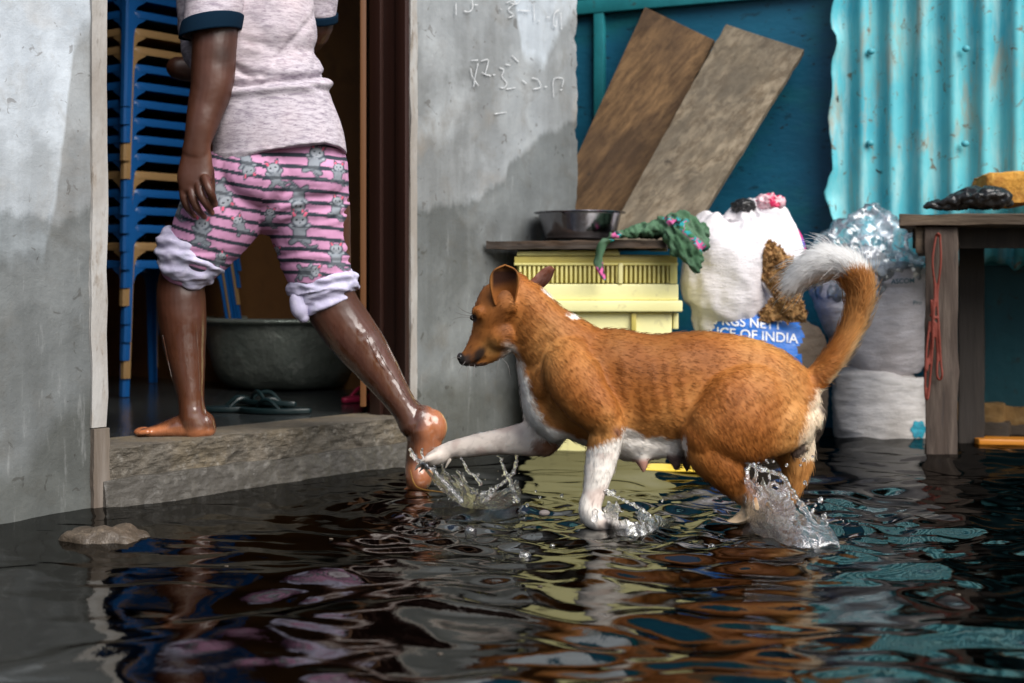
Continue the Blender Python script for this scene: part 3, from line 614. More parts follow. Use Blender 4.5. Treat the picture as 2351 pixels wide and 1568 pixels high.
root, nn, Td, Ld, rx, ry = root[keep], nn[keep], Td[keep], Ld[keep], rx[keep], ry[keep]; NF = len(root)
Td = Td - nn * (Td * nn).sum(1)[:, None]; Td /= np.linalg.norm(Td, axis=1)[:, None] + 1e-9
swirl = np.stack([fbm(root, 16, 2, 3.), fbm(root, 16, 2, 13.), fbm(root, 16, 2, 23.)], 1) * .18
tailk = sstep(.018, .024, Ld)
dirv = Td + swirl + rng.normal(size=(NF, 3)) * (.16 + .15 * tailk)[:, None]; dirv -= nn * (dirv * nn).sum(1)[:, None]; dirv /= np.linalg.norm(dirv, axis=1)[:, None]
lift = .06 + .55 * tailk + .07 * rng.random(NF)
ln = Ld * (.65 + .7 * rng.random(NF)); fly = rng.random(NF) < .035; ln = np.where(fly, ln * 1.5, ln); lift = np.where(fly, lift + .25, lift)
p1 = root - nn * .0006
p2 = p1 + (dirv * .45 + nn * (lift * .55)[:, None]) * ln[:, None]
p3 = p1 + (dirv * .95 + nn * (lift * .70)[:, None]) * ln[:, None] + np.array((0, 0, -.04)) * ln[:, None]
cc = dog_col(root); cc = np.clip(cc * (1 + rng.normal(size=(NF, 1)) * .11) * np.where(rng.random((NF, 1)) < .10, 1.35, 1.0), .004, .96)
hc = bpy.data.hair_curves.new('fur'); hc.add_curves([3] * NF)
hc.attributes['position'].data.foreach_set('vector', (np.stack([p1, p2, p3], 1).reshape(-1, 3) - np.array(origin(dog))).astype(np.float32).ravel())
ra = hc.attributes.new('radius', 'FLOAT', 'POINT'); rad = np.tile((.00036, .00032, .00008), (NF, 1)); ra.data.foreach_set('value', rad.astype(np.float32).ravel())
ca = hc.attributes.new('col', 'FLOAT_COLOR', 'CURVE'); ca.data.foreach_set('color', np.hstack([cc, np.ones((NF, 1))]).astype(np.float32).ravel())
na = hc.attributes.new('nrm', 'FLOAT_VECTOR', 'CURVE'); na.data.foreach_set('vector', nn.astype(np.float32).ravel())
ta = hc.attributes.new('tailk', 'FLOAT', 'CURVE'); ta.data.foreach_set('value', tailk.astype(np.float32))
hc.materials.append(M_fur); fo = bpy.data.objects.new('fur', hc); COL.objects.link(fo); fo.parent = dog

# ================================================================== PERSON
PY = 3.06
person = thing('person', 'barefoot child in speckled white T-shirt and pink striped leggings stepping up into the doorway', 'person', (P(560, 660, PY).x, PY, SILL))
def skin_mat():
    t = NT('dark_skin'); v = t.obj(); c = t.n('Attribute', attribute_name='col'); a = c.outputs[0]
    wetn = t.n('Attribute', attribute_name='wet').outputs[2]
    c = t.mix(t.ramp(t.noise(v, 9, 5), [(.4, 0.), (.7, .35)]), a, t.mix(1.0, a, (.6, .55, .55), 'MULTIPLY'))
    vs = t.obj((1, 1, .12)); drip = t.ramp(t.noise(vs, 55, 4, .6), [(.42, .45), (.62, .10)])
    rg = t.mix(wetn, (.42, .42, .42), drip)
    h = t.math('ADD', t.math('MULTIPLY', t.noise(v, 260, 3), .25), t.math('MULTIPLY', t.math('MULTIPLY', t.noise(vs, 70, 4), wetn), 1.2))
    return t.fin(c, rg, t.bump(h, .0005, .7), spec=.5, Coat_Weight=wetn, Coat_Roughness=.05)
M_skin_p = skin_mat()
LY, RY = 3.05, 3.10
L_lleg = D((560, 380, 3.06, 95, .95), (505, 470, 3.04, 84, .95), (455, 560, 3.03, 64, 1.), (420, 640, LY, 54, 1.), (416, 690, LY, 55, 1.02), (420, 745, LY, 53.5, 1.02), (424, 800, LY, 47, 1.02), (432, 860, LY, 38, 1.02), (438, 905, LY, 31, 1.05), (441, 935, LY, 30, 1.1), (445, 960, LY, 34, 1.05), (452, 978, LY, 36, .95))
L_lfoot = D((466, 972, LY + .003, 30, .95), (440, 976, LY + .002, 30, .95), (405, 980, LY, 24, 1.25), (370, 987, LY - .002, 17, 1.7), (340, 992, LY - .002, 11.5, 2.6), (325, 995, LY, 9, 2.6))
L_rleg = D((690, 390, 3.09, 98, .95), (712, 480, 3.10, 92, .95), (728, 570, 3.11, 78, .95), (742, 650, 3.12, 66, 1.), (766, 708, 3.125, 61, 1.), (800, 758, 3.13, 61, 1.), (838, 806, 3.13, 55, 1.), (878, 862, 3.125, 44, 1.), (910, 910, 3.12, 35, 1.05), (934, 945, 3.12, 32, 1.1), (950, 972, 3.12, 36, 1.1))
L_rfoot = D((968, 968, 3.12, 40, 1.), (975, 985, 3.12, 45, 1.), (974, 1010, 3.12, 42, 1.), (966, 1040, 3.12, 34, 1.15), (961, 1068, 3.12, 31, 1.4), (962, 1092, 3.12, 33, 1.6), (958, 1112, 3.125, 26, 1.7))
L_arm = D((500, -120, 2.98, 62, .9), (497, -30, 2.965, 56, .9), (495, 60, 2.955, 53, .92), (492, 112, 2.95, 51, .95), (490, 150, 2.95, 51, .95), (486, 200, 2.945, 48, .95), (474, 245, 2.94, 43, .95), (462, 290, 2.93, 36.5, .95), (454, 325, 2.925, 31, .85), (450, 350, 2.925, 33, .7))
L_hand = D((452, 345, 2.925, 32, .62), (450, 375, 2.925, 38, .5), (447, 408, 2.922, 41, .42), (448, 432, 2.92, 36, .38))
body = [loft(L_lleg, 28), loft(L_lfoot, 24), loft(L_rleg, 28), loft(L_rfoot, 24), loft(L_arm, 26), loft(L_hand, 22)]
body += [bl(470, 984, LY + .004, 27, 1.0, .82), bl(990, 982, 3.115, 37, .95, 1.2), bl(978, 1010, 3.112, 37, .8, 1.2), bl(442, 945, LY - .024, 13, .6), bl(505, 118, 2.935, 22, .9), bl(500, 150, 2.945, 40, .9)]
# fingers, thumb
def fing(pts, r): return loft([st(x, y, Y, q) for (x, y, Y), q in zip(pts, r)], 14, 4)
body += [fing([(420, 422, 2.925), (422, 452, 2.922), (431, 478, 2.932), (445, 496, 2.95)], [9.5, 9.5, 8.5, 7]),
         fing([(438, 426, 2.918), (443, 456, 2.912), (454, 480, 2.92), (468, 497, 2.94)], [10, 10, 9, 7.5]),
         fing([(456, 424, 2.912), (463, 450, 2.902), (475, 472, 2.91), (486, 489, 2.93)], [10, 10, 9, 7.5]),
         fing([(470, 410, 2.906), (479, 432, 2.892), (488, 452, 2.90), (494, 469, 2.92)], [10, 10, 9, 7.5]),
         fing([(472, 368, 2.925), (480, 392, 2.935), (484, 414, 2.945), (486, 434, 2.95), (485, 450, 2.955)], [13, 12, 10, 9, 7])]
# toes
for x, y, Y, r in ((322, 993, LY - .035, 6.5), (319, 993, LY - .020, 7), (316, 992, LY - .004, 7.5), (315, 991, LY + .012, 8), (318, 990, LY + .032, 10)): body.append(fing([(x + 16, y - 1, Y), (x + 4, y, Y), (x - 2, y + 1, Y)], [r, r, r * .85]))
for x, Y, r in ((942, 3.10, 7), (948, 3.115, 7), (954, 3.13, 8), (962, 3.15, 10)): body.append(fing([(x + 4, 1108, Y), (x - 3, 1122, Y), (x - 14, 1128, Y)], [r, r, r * .85]))
# trunk, right arm, neck and head (above the picture)
body += [loft(D((590, 330, PY, 140, .72), (585, 220, PY, 128, .72), (572, 100, PY, 130, .74), (560, -40, PY, 138, .72), (556, -130, PY, 118, .66), (552, -185, PY, 52, .9)), 32),
         loft(D((690, -100, 3.14, 52, .9), (715, 0, 3.17, 47, .9), (716, 70, 3.2, 43, 1.), (640, 120, 3.26, 38, 1.), (520, 150, 3.27, 33, 1.), (440, 158, 3.26, 30, .9), (408, 156, 3.255, 26, 1.)), 22),
         loft(D((552, -160, PY, 48, 1.), (545, -215, PY, 44, 1.), (535, -250, PY, 46, 1.)), 20)]
body.append(blob(P(520, -330, PY + .01), .078, .095, .112, 4)); body.append(blob(P(505, -275, PY + .02), .055, .06, .06, 3))
for k in range(4): body.append(fing([(412, 146 + 7 * k, 3.25), (400, 144 + 8 * k, 3.255), (404, 143 + 8 * k, 3.275)], [7, 7, 6]))
fd = np.array((-.789, .614, 0)); fs = np.array((.614, .789, 0)); hc_ = np.array(P(520, -330, PY + .01))
def fb(f, s, z, r, sub=2): return blob(hc_ + fd * f + fs * s + np.array((0, 0, z)), *r, sub)
body += [fb(.088, 0, -.018, (.014, .014, .018)), fb(.083, 0, -.058, (.02, .024, .010)), fb(.01, -.078, -.02, (.014, .018, .028)), fb(.01, .078, -.02, (.014, .018, .028)), fb(.055, 0, -.085, (.03, .03, .025))]
V, Fq = remesh(body, .0026, 4); V = np.asarray(V); N = normals(V, Fq)
V = V + N * (fbm(V, 25, 3) * .0007)[:, None]
x, y = px(V)
# toe gaps, knuckle and heel creases are left to the remesh; soles and palm sides are paler
base = np.array((.072, .0255, .0140)); sole = np.array((.43, .155, .065)); mid = np.array((.125, .046, .022)); blk = np.array((.030, .015, .012))
j = fbm(V, 30, 3) * 7
k1 = sstep(974, 992, y + j - .10 * (x - 400)) * (x < 520) * (y > 900)
k2 = sstep(-10, 22, (x - np.interp(y, [930, 960, 1000, 1040, 1080, 1120], [985, 972, 962, 956, 946, 942])) + j) * (y > 925) * (x > 900)
k2 = np.maximum(k2, sstep(1055, 1075, y) * (x > 900) * .8)
c = base * (1 + fbm(V, 12, 3)[:, None] * .22)
c = c + (mid - c) * (.55 * sstep(700, 900, y) * (y > 690))[:, None]
c = c + (sole - c) * np.clip(np.maximum(k1, k2), 0, 1)[:, None]
elb = np.exp(-((x - 512) / 26) ** 2 - ((y - 128) / 32) ** 2) * (N[:, 1] < 0); c = c + (blk - c) * (.75 * elb)[:, None]
c = c + (mid * 1.2 - c) * (.6 * np.exp(-((x - 482) / 7) ** 2 - ((y - 350) / 45) ** 2))[:, None]
tip = np.zeros(len(V))
for fx, fy in ((446, 498), (470, 499), (488, 491), (495, 471), (495, 470)): tip = np.maximum(tip, np.exp(-((x - fx) ** 2 + (y - fy) ** 2) / 30))
c = c + (np.array((.33, .14, .085)) - c) * (tip * .8 * (y > 440) * (y < 505))[:, None]
pb = obj('body', (V, Fq), M_skin_p, person, smooth='all', col=np.clip(c, .004, 1))
wa = pb.data.attributes.new('wet', 'FLOAT', 'POINT'); wa.data.foreach_set('value', (sstep(700, 790, y + j * 2) * (x < 1100)).astype(np.float32))
M_ridge = simple('highlight_ridge_gloss', (.10, .04, .022), .10, spec=1.0, Coat_Weight=1.0, Coat_Roughness=.08)  # for glossy ridges added to the wet legs to give bright highlight streaks
bp = BVHTree.FromPolygons([tuple(v) for v in V], Fq); o0 = Vector((0, 0, CAM_H))
for pts in ([(856, 778), (872, 810), (886, 838), (904, 864), (922, 892), (938, 918)], [(842, 770), (852, 796), (866, 824), (884, 850)], [(888, 790), (908, 832), (930, 876), (952, 915), (972, 936)], [(374, 770), (382, 810), (392, 856), (402, 900), (409, 930), (404, 948)], [(449, 740), (454, 800), (457, 860), (459, 900)], [(462, 905), (470, 940), (478, 968)]):
    q = []
    for a_, b_, _ in cat([(a, b, 0) for a, b in pts], 5):
        d_ = (P(a_, b_, 1.0) - o0).normalized(); h = bp.ray_cast(o0, d_, 9)
        if h[0] is not None: q.append(h[0] + h[1] * .0002)
    rr = [.0011 * (.8 + .4 * rng.random()) for _ in q]; rr[0] = rr[-1] = .0003
    if len(q) > 4: obj('highlight_ridge', tube(q, rr, 8, 3), M_ridge, person, smooth='all')
# hair and eyes (above the picture)
hv, hf = fb(-.012, 0, .022, (.086, .102, .102), 4); hn = normals(hv, hf); rel = (hv - hc_) @ fd; keepf = [f for f in hf if not (rel[list(f)].mean() > .045 and hv[list(f)][:, 2].mean() < hc_[2] + .065) and hv[list(f)][:, 2].mean() > hc_[2] - .07]
obj('hair', (hv + hn * (fbm(hv, 90, 3) * .006)[:, None], keepf), simple('black_hair', (.012, .010, .009), .7, bump=(200, .002)), person, smooth='all')
for s_ in (-.03, .03): obj('eye', fb(.076, s_, .004, (.011, .011, .009), 3), M_eye, person, smooth='all')
# ---- leggings
def cloth_fold(V, N, amp, sc, seed, stretch=(1, 1, 1)): return V + N * (fbm(V * np.array(stretch), sc, 3, seed) * amp)[:, None]
lg = [loft(D((640, 350, 3.075, 146, .78), (640, 400, 3.075, 148, .78), (640, 440, 3.075, 138, .75)), 40),
      loft(D((575, 385, 3.055, 104, 1.), (540, 440, 3.05, 102, 1.), (496, 510, 3.04, 94, 1.), (455, 575, 3.035, 76, 1.0), (432, 606, 3.035, 64, 1.0)), 36),
      loft(D((692, 385, 3.085, 106, 1.), (700, 450, 3.09, 102, 1.), (712, 540, 3.10, 88, 1.), (730, 620, 3.11, 76, 1.), (738, 650, 3.115, 68, 1.)), 36),
      bl(590, 400, 3.01, 92, .9, .9), bl(705, 405, 3.05, 88, .9, .9)]
V, Fq = remesh(lg, .0030, 8); V = np.asarray(V); N = normals(V, Fq); x, y = px(V)
ang = np.arctan2(y - 455, x - 602)
fold = np.sin(y * .25 + x * .05 + fbm(V, 9, 2) * 2.5) * np.exp(-((y - 478) / 34) ** 2) * (x > 640) * .0018 + np.sin((y * .8 - x * .45) * .16 + fbm(V, 8, 2) * 2) * np.exp(-((x - 560) / 60) ** 2 - ((y - 470) / 50) ** 2) * .0014
fold += np.sin(y * .28 + fbm(V, 10, 2) * 3) * .0014 * (np.exp(-((y - 595) / 25) ** 2) * (x > 600) + np.exp(-((y - 570 - .2 * (x - 400)) / 22) ** 2) * (x < 560))
seam = np.exp(-((x - 618 - (430 - y) * .12) / 9) ** 2) * sstep(470, 400, y) * sstep(340, 380, y) * (N[:, 1] < 0)
V = V + N * (fold + fbm(V, 30, 3) * .0012 - seam * .006)[:, None]
x, y = px(V)
left = x < np.interp(y, [340, 455, 660], [600, 602, 575])
pink = np.array((.63, .31, .50)); strp = np.array((.040, .052, .068)); rngc = fbm(V, 40, 2)
tL = y * 1.0 - (x - 480) * .235 + ((x - 500) / 90) ** 2 * 5; tR = y - (x - 700) * .06 - ((x - 700) / 90) ** 2 * 3.5
t_ = np.where(left, tL, tR) + fbm(V, 12, 2) * .8
hip = sstep(450, 400, y); t_ = t_ * (1 - hip * 0)
ph = (t_ / 27.0) % 1.0
sk = sstep(.02, .06, ph) * sstep(.38, .34, ph)
c = pink * (1 + rngc[:, None] * .06); c = c + (strp - c) * sk[:, None]
cats = [(462, 536, .1, 1.0), (508, 442, 2.7, 1.0), (566, 372, 2.9, .9), (632, 405, -.25, .9), (722, 372, .25, 1.0), (776, 400, .1, .7), (686, 452, 3.2, .95), (772, 478, .2, .75), (688, 530, 0, 1.1), (772, 590, 0, .85), (618, 500, .2, .6), (405, 478, .2, .75), (552, 520, -.4, .7), (706, 624, 1.5, .8), (502, 598, .7, .6), (630, 585, .3, .55)]
front = N[:, 1] < .25
gray, lite, line = np.array((.20, .225, .26)), np.array((.42, .45, .50)), np.array((.055, .07, .09))
def cap_sd(u, v, ax, ay, bx, by, r):
    px_, py_ = u - ax, v - ay; dx, dy = bx - ax, by - ay; h = np.clip((px_ * dx + py_ * dy) / (dx * dx + dy * dy), 0, 1); return np.hypot(px_ - dx * h, py_ - dy * h) - r
for cx_, cy_, rot, s in cats:
    s *= 1.05
    u0, v0 = (x - cx_) / s, (y - cy_) / s; sel = (np.hypot(u0, v0) < 62) & front
    ca, sa = math.cos(rot), math.sin(rot); u = u0 * ca + v0 * sa; v = -u0 * sa + v0 * ca
    sd = np.minimum.reduce([np.hypot(u / 1.3, v + 21) - 12.5, np.hypot(u, v / 1.3 - 3) - 13.5, cap_sd(u, v, -11, -5, -18, -11, 4.6), cap_sd(u, v, 11, -5, 18, -11, 4.6), cap_sd(u, v, -9, 18, -17, 23, 5.5), cap_sd(u, v, 9, 18, 18, 21, 5.5), cap_sd(u, v, 4, 22, 20, 34, 2.6), cap_sd(u, v, 20, 34, 34, 30, 2.6),
                             cap_sd(u, v, -12, -27, -15, -40, 1.6), cap_sd(u, v, 12, -27, 15, -40, 1.6), cap_sd(u, v, -9, -29, -12, -35, 4.2), cap_sd(u, v, 9, -29, 12, -35, 4.2)])
    k = sstep(1.2, -.6, sd) * sel; c = c + (gray * (1 - .5 * sk * (v > -9))[:, None] - c) * k[:, None]; k2 = sstep(-1.4, -3.6, sd) * sel * np.where(v < -9, 1.0, .4 * (1 - sk)); c = c + (lite - c) * (k2 * .75)[:, None]
    c = c + (line - c) * (np.exp(-(sd / 1.3) ** 2) * sel * .85)[:, None]
    for ex_ in (-6, 6): c = c + (line * .5 - c) * (sstep(2.9, 1.7, np.hypot(u - ex_, (v + 22))) * sel)[:, None]; c = c + (np.array((.75, .12, .22)) - c) * (sstep(1.6, .4, cap_sd(u, v, ex_ * 1.7, -31, ex_ * 2.1, -35, 1.4)) * sel)[:, None]
    c = c + (line - c) * (sstep(1.6, .6, np.hypot(u, v + 16)) * sel)[:, None]
M_leg = simple('leggings_cotton', (.6, .25, .4), .85, attr=True, bump=(420, .0004), spec=.15)
obj('leggings', (V, Fq), M_leg, person, smooth='all', col=np.clip(c, .01, 1))
# ---- rolled cuffs
M_cuff = simple('rolled_cuff_cotton', (.52, .49, .66), .85, [(16, .48, .62, (.27, .30, .38), .55), (60, .5, .7, (.72, .70, .82), .6)], (300, .0006), spec=.15)
def cuff(rows, seed, tilt):
    V, Fq = loft(D(*rows), 72, 12, flat=True); V = np.asarray(V); c0 = V.mean(0); N = normals(V, Fq); xx, yy = px(V)
    tt = yy + tilt * (xx - CX); d = np.sin(tt * .20 + fbm(V * np.array((1, 1, .6)), 10, 3, seed) * 3.6) * .0030 + (.2 - np.abs(fbm(V * np.array((.5, .5, 1.3)), 22, 3, seed))) * .006 + (.2 - np.abs(fbm(V * np.array((.4, .4, 1.5)), 34, 2, seed + 5))) * .0055
    V = V + N * d[:, None]
    return via_mods(V, Fq, [('REMESH', dict(mode='VOXEL', voxel_size=.0022)), ('SMOOTH', dict(factor=.5, iterations=3))])
obj('cuff', cuff([(452, 560, 3.035, 74, 1.), (441, 578, 3.035, 84, .95), (432, 596, 3.037, 82, .95), (424, 612, 3.04, 74, .95), (418, 622, 3.045, 62, .95)], 3., -.30), M_cuff, person, smooth='all')
obj('cuff', cuff([(733, 626, 3.115, 72, 1.), (737, 644, 3.117, 84, .95), (742, 662, 3.12, 83, .95), (746, 682, 3.12, 76, .95), (754, 700, 3.122, 66, .95)], 7., .24), M_cuff, person, smooth='all')
obj('cuff_fold', remesh([loft(D((688, 690, 3.08, 24, 1.), (690, 712, 3.078, 22, 1.), (697, 728, 3.08, 14, 1.)), 18), bl(705, 690, 3.085, 24)], .0024, 6), M_cuff, person, smooth='all')
# ---- T-shirt
def shirt_mat():
    t = NT('speckled_jersey'); v = t.obj(); v2 = t.obj((1, 1, 4.5))
    c = t.mix(t.ramp(t.noise(v2, 42, 6, .7), [(.44, 0.), (.62, .8)]), (.55, .50, .55), (.25, .21, .26))
    c = t.mix(t.ramp(t.noise(v2, 130, 3, .6), [(.60, 0.), (.68, .8)]), c, (.16, .11, .16))
    c = t.mix(t.ramp(t.noise(v, 6, 3), [(.45, 0.), (.7, .35)]), c, (.66, .52, .52))
    return t.fin(c, .9, t.bump(t.noise(v2, 260, 3), .0007), spec=.12)
M_shirt = shirt_mat()
tor = loft(D((556, -175, PY, 70, .8), (556, -140, PY, 124, .72), (560, -60, PY, 152, .72), (564, 20, PY, 156, .74), (574, 100, PY, 157, .76), (582, 150, PY, 140, .80), (586, 175, PY, 137, .82), (603, 208, PY, 149, .82), (611, 240, PY, 150, .82), (622, 290, PY, 155, .82), (632, 330, PY, 159, .82), (638, 366, PY, 162, .82)), 48, 6, flat=True)
V, Fq = remesh([tor, bl(506, -118, 2.985, 80, .98), bl(692, -112, 3.14, 76, .98), loft(D((520, -120, 3.0, 74, .95), (500, -60, 2.975, 70, .95), (496, 0, 2.965, 66, .95)), 30, 5, flat=True), loft(D((685, -110, 3.13, 70, .95), (712, -30, 3.16, 62, .95), (716, 40, 3.18, 55, .95)), 30, 5, flat=True)], .0040, 4)
V = np.asarray(V); N = normals(V, Fq); x, y = px(V)
cr = lambda x0, y0, sl, wd, amp, xl, xr: -amp * np.exp(-((y - y0 - sl * (x - x0)) / wd) ** 2) * sstep(xl - 25, xl + 25, x) * sstep(xr + 25, xr - 25, x)
f = cr(600, 186, -.10, 7, .016, 480, 770) + cr(600, 205, -.08, 11, -.010, 480, 770) + cr(570, 165, .10, 8, .006, 540, 700) + cr(700, 194, .25, 6, .006, 660, 760) + cr(535, 152, .5, 9, .009, 525, 575) + cr(650, 120, -1.2, 12, .005, 560, 720) + cr(570, 95, .25, 12, .005, 545, 640)
f += fbm(V * np.array((1, 1, 1.4)), 10, 3) * .0055 * sstep(300, 180, y) + fbm(V, 7, 2, 3.3) * .003
f += .0022 * np.exp(-((y - 349 + .02 * (x - 640)) / 3.0) ** 2)
V = V + N * (f * (N[:, 1] < .5))[:, None]
# the hem dips to the right and left as in a stride
dz = np.interp(x, [440, 480, 560, 640, 745, 775, 800], [0, 4, -3, -12, -17, -3, 20]); V[:, 2] -= S(dz, PY) * sstep(300, 366, y)
obj('t_shirt', (V, Fq), M_shirt, person, smooth='all')
M_navy = simple('navy_rib', (.003, .014, .030), .9, bump=(300, .0005), spec=.08)
sl = loft(D((497, -50, 2.97, 72, .95), (496, 0, 2.965, 70, .95), (490, 45, 2.955, 69, .95), (484, 74, 2.95, 68, .95)), 48, 5, caps=False); v_ = sl[0]; xx, yy = px(v_); v_[:, 2] += S(1, 2.95) * (xx - 478) * .33 * sstep(-20, 60, yy); 
obj('sleeve', solid(v_ + normals(*sl) * (fbm(v_, 16, 3) * .004)[:, None], sl[1], .003), M_shirt, person, smooth='all')
def band(c, ang):
    pass
bd = loft(D((489, 50, 2.953, 71, .95), (486, 64, 2.951, 71.5, .95), (483, 80, 2.95, 71, .95)), 48, 4, caps=False); v_ = bd[0]; xx, yy = px(v_); v_[:, 2] += S(1, 2.95) * (xx - 478) * .33
obj('sleeve_band', solid(v_, bd[1], .004, 0), M_navy, person, smooth='all')
bd = loft(D((716, 30, 3.178, 58, .95), (716, 48, 3.185, 58, .95)), 40, 4, caps=False); obj('sleeve_band', solid(*bd, .004, 0), M_navy, person, smooth='all')

# ================================================================== THINGS IN THE ROOM
# stacked plastic chairs
M_blue = simple('blue_plastic', (.008, .10, .33), .34, [(5, .4, .7, (.006, .075, .25), .7)], (90, .0005))
M_tan = simple('tan_plastic', (.34, .21, .09), .4, [(5, .4, .7, (.26, .155, .065), .7)], (90, .0005))
CW, CDp, CH = .37, .36, .40
K0 = np.array(P(286, 912, 4.14))[:2]                       # foot of the nearest corner
ux2, uy2 = WD, -WN                                          # along the house front, into the room
def chair_pieces():
    pcs = []
    z = np.linspace(0, CH - .012, 26); spl = .040 * (1 - z / CH)
    wl = .020 + .006 * z / CH + .050 * np.exp(-(CH - .024 - z).clip(0) / .014)
    for sx in (0, 1):
        for sy in (0, 1):
            Vv = []
            for zz, s_, w_ in zip(z, spl, wl):
                cx_, cy_ = (-s_ if sx == 0 else CW + s_), (-s_ if sy == 0 else CDp + s_); dx, dy = (1 if sx == 0 else -1), (1 if sy == 0 else -1); t = .004
                for a, b in ((w_, 0), (.006, 0), (0, .006), (0, w_), (t, w_), (t, t), (w_, t)): Vv.append((cx_ + dx * a, cy_ + dy * b, zz))
            pcs.append(('leg', fix_normals(np.array(Vv), grid_faces(len(z), 7, True) + [tuple(range(7)), tuple((len(z) - 1) * 7 + i for i in range(7))])))
    # seat with a turned-down apron lip
    n = 26; Vv = []
    def rr(k, ins, zz):
        o = []
        for cx_, cy_, a0 in ((CW - .05, CDp - .05, 0), (.05, CDp - .05, 90), (.05, .05, 180), (CW - .05, .05, 270)):
            for i in range(7): a = R(a0 + 15 * i); o.append((cx_ + (.05 - ins) * math.cos(a), cy_ + (.05 - ins) * math.sin(a), zz))
        return o
    rows = [rr(0, .0045, CH - .023), rr(0, -.004, CH - .023), rr(0, -.004, CH - .008), rr(0, .001, CH), rr(0, .03, CH - .002), rr(0, .048, CH - .008)]
    Vv = [p for r in rows for p in r]; m = 28
    pcs.append(('seat', fix_normals(np.array(Vv), grid_faces(len(rows), m, True) + [tuple((len(rows) - 1) * m + i for i in range(m))])))
    # back: posts, top rail, splat
    b = []
    for x_ in (.025, CW - .025): b.append(loft([(x_, CDp - .01, CH - .03, .02, .010), (x_, CDp + .03, CH + .2, .018, .009), (x_ + (.01 if x_ < .1 else -.01), CDp + .085, CH + .42, .020, .009)], 10, 4, view=(0, 1, 0)))
    b.append(loft([(.03, CDp + .083, CH + .42, .03, .009), (CW / 2, CDp + .10, CH + .44, .034, .009), (CW - .03, CDp + .083, CH + .42, .03, .009)], 10, 6))
    for k in range(5): b.append(loft([(.07 + .057 * k, CDp + .012, CH + .06, .016, .004), (.07 + .057 * k, CDp + .05, CH + .22, .016, .004), (.07 + .057 * k, CDp + .092, CH + .41, .016, .004)], 8, 3))
    b.append(loft([(.03, CDp + .010, CH + .06, .015, .006), (CW / 2, CDp + .018, CH + .06, .016, .006), (CW - .03, CDp + .010, CH + .06, .015, .006)], 10, 4))
    pcs.append(('backrest', comb(b)))
    return pcs
pcs = chair_pieces()
def make_chair(mat, label):
    r = thing('plastic_chair', label, 'chair', (0, 0, 0), 'plastic chairs stacked inside the doorway')
    for nm, vf in pcs: obj(nm, vf, mat, r)
    return r
protos = {'b': make_chair(M_blue, ''), 't': make_chair(M_tan, '')}
cols = 'bttbbtbbbbbb' + 'tt' + 'bbb'
order = ['lowest', 'second', 'third', 'fourth', 'fifth', 'sixth', 'seventh', 'eighth', 'ninth', 'tenth', 'eleventh', 'twelfth', 'thirteenth', 'fourteenth', 'fifteenth', 'sixteenth', 'topmost']
cols = 'b' + 't' + 'bbb' + 't' + 'bbbbbb' + 'tt' + 'bbb'
used = {}
for k, cc_ in enumerate(cols):
    o = protos[cc_] if cc_ not in used else copy_tree(protos[cc_]); used[cc_] = 1
    jx = (rng.random() - .5) * .004
    corner = K0 + ux2 * (.040 + jx) + uy2 * (.040 + (rng.random() - .5) * .004)
    o.location = (corner[0], corner[1], SILL + .001 + .053 * k); o.rotation_euler = (0, 0, math.atan2(ux2[1], ux2[0]))
    o['label'] = '%s plastic chair, %s from the floor in the stack inside the doorway' % ('blue' if cc_ == 'b' else 'tan', order[k]) if k not in (0, 16) else 'blue plastic chair, %s of the stack inside the doorway' % order[k]
# aluminium basin on the floor
M_alu = simple('worn_aluminium', (.30, .33, .29), .30, [(6, .4, .7, (.16, .20, .175), .9), (24, .52, .7, (.52, .54, .49), .6)], (22, .008), metal=.55)
bc = np.array(P(662, 660, 4.56)); bc[2] = SILL + .002
tub = thing('aluminium_basin', 'large dented aluminium basin on the floor inside the doorway', 'basin', tuple(bc))
prof = [(.001, .004), (.16, .004), (.20, .012), (.232, .05), (.250, .11), (.262, .17), (.268, .205), (.279, .207), (.284, .214), (.279, .221), (.266, .219), (.258, .17), (.246, .11), (.226, .055), (.19, .02), (.001, .016)]
v_, f_ = lathe(bc, [(p[0], p[1]) for p in cat([(a, b, 0) for a, b in prof], 3)], 72); v_ = v_ + normals(v_, f_) * (fbm(v_, 9, 3) * .005 * (v_[:, 2] < bc[2] + .19))[:, None]
obj('bowl', (v_, f_), M_alu, tub, smooth='all')
obj('rim', lathe(bc, [(.270 + .011 * math.cos(R(a)), .213 + .010 * math.sin(R(a))) for a in range(0, 361, 30)], 72), M_alu, tub, smooth='all')
# flip-flops, pink slipper
M_flop = simple('dark_rubber', (.007, .018, .02), .35, bump=(60, .001)); M_pinkr = simple('pink_rubber', (.55, .03, .10), .4)
def flop(name, label, c, yaw, L, mat, roll=0.0, strap=True, group=None):
    r = thing(name, label, 'sandal', (0, 0, 0), group)
    a = np.linspace(0, 2 * math.pi, 40, endpoint=False); xs = np.cos(a) * L / 2; wv = L * (.185 + .03 * np.cos(a) - .025 * np.cos(2 * a)); ys = np.sin(a) * wv
    z0 = .012 * np.cos(a) * 0
    V, Fq = prism(np.stack([xs, ys, z0], 1), (0, 0, .013)); V, Fq = via_mods(V, Fq, [('BEVEL', dict(width=.003, segments=2, limit_method='ANGLE'))])
    obj('sole', (V, Fq), mat, r)
    if strap:
        for s_ in (-1, 1): obj('strap', tube([(L * .26, 0, .012), (L * .20, s_ * L * .05, .028), (L * .05, s_ * L * .12, .033), (-L * .10, s_ * L * .16, .012)], [.003, .005, .006, .004], 8, 4), mat, r)
    r.location = c; r.rotation_euler = (R(roll), 0, R(yaw)); return r
flop('flip_flop', 'dark rubber flip-flop lying flat on the wet floor, heel towards the step', tuple(np.array(P(632, 660, 3.62))[:2]) + (SILL + .001,), 172, .19, M_flop, 0, True, 'flip-flops inside the doorway')
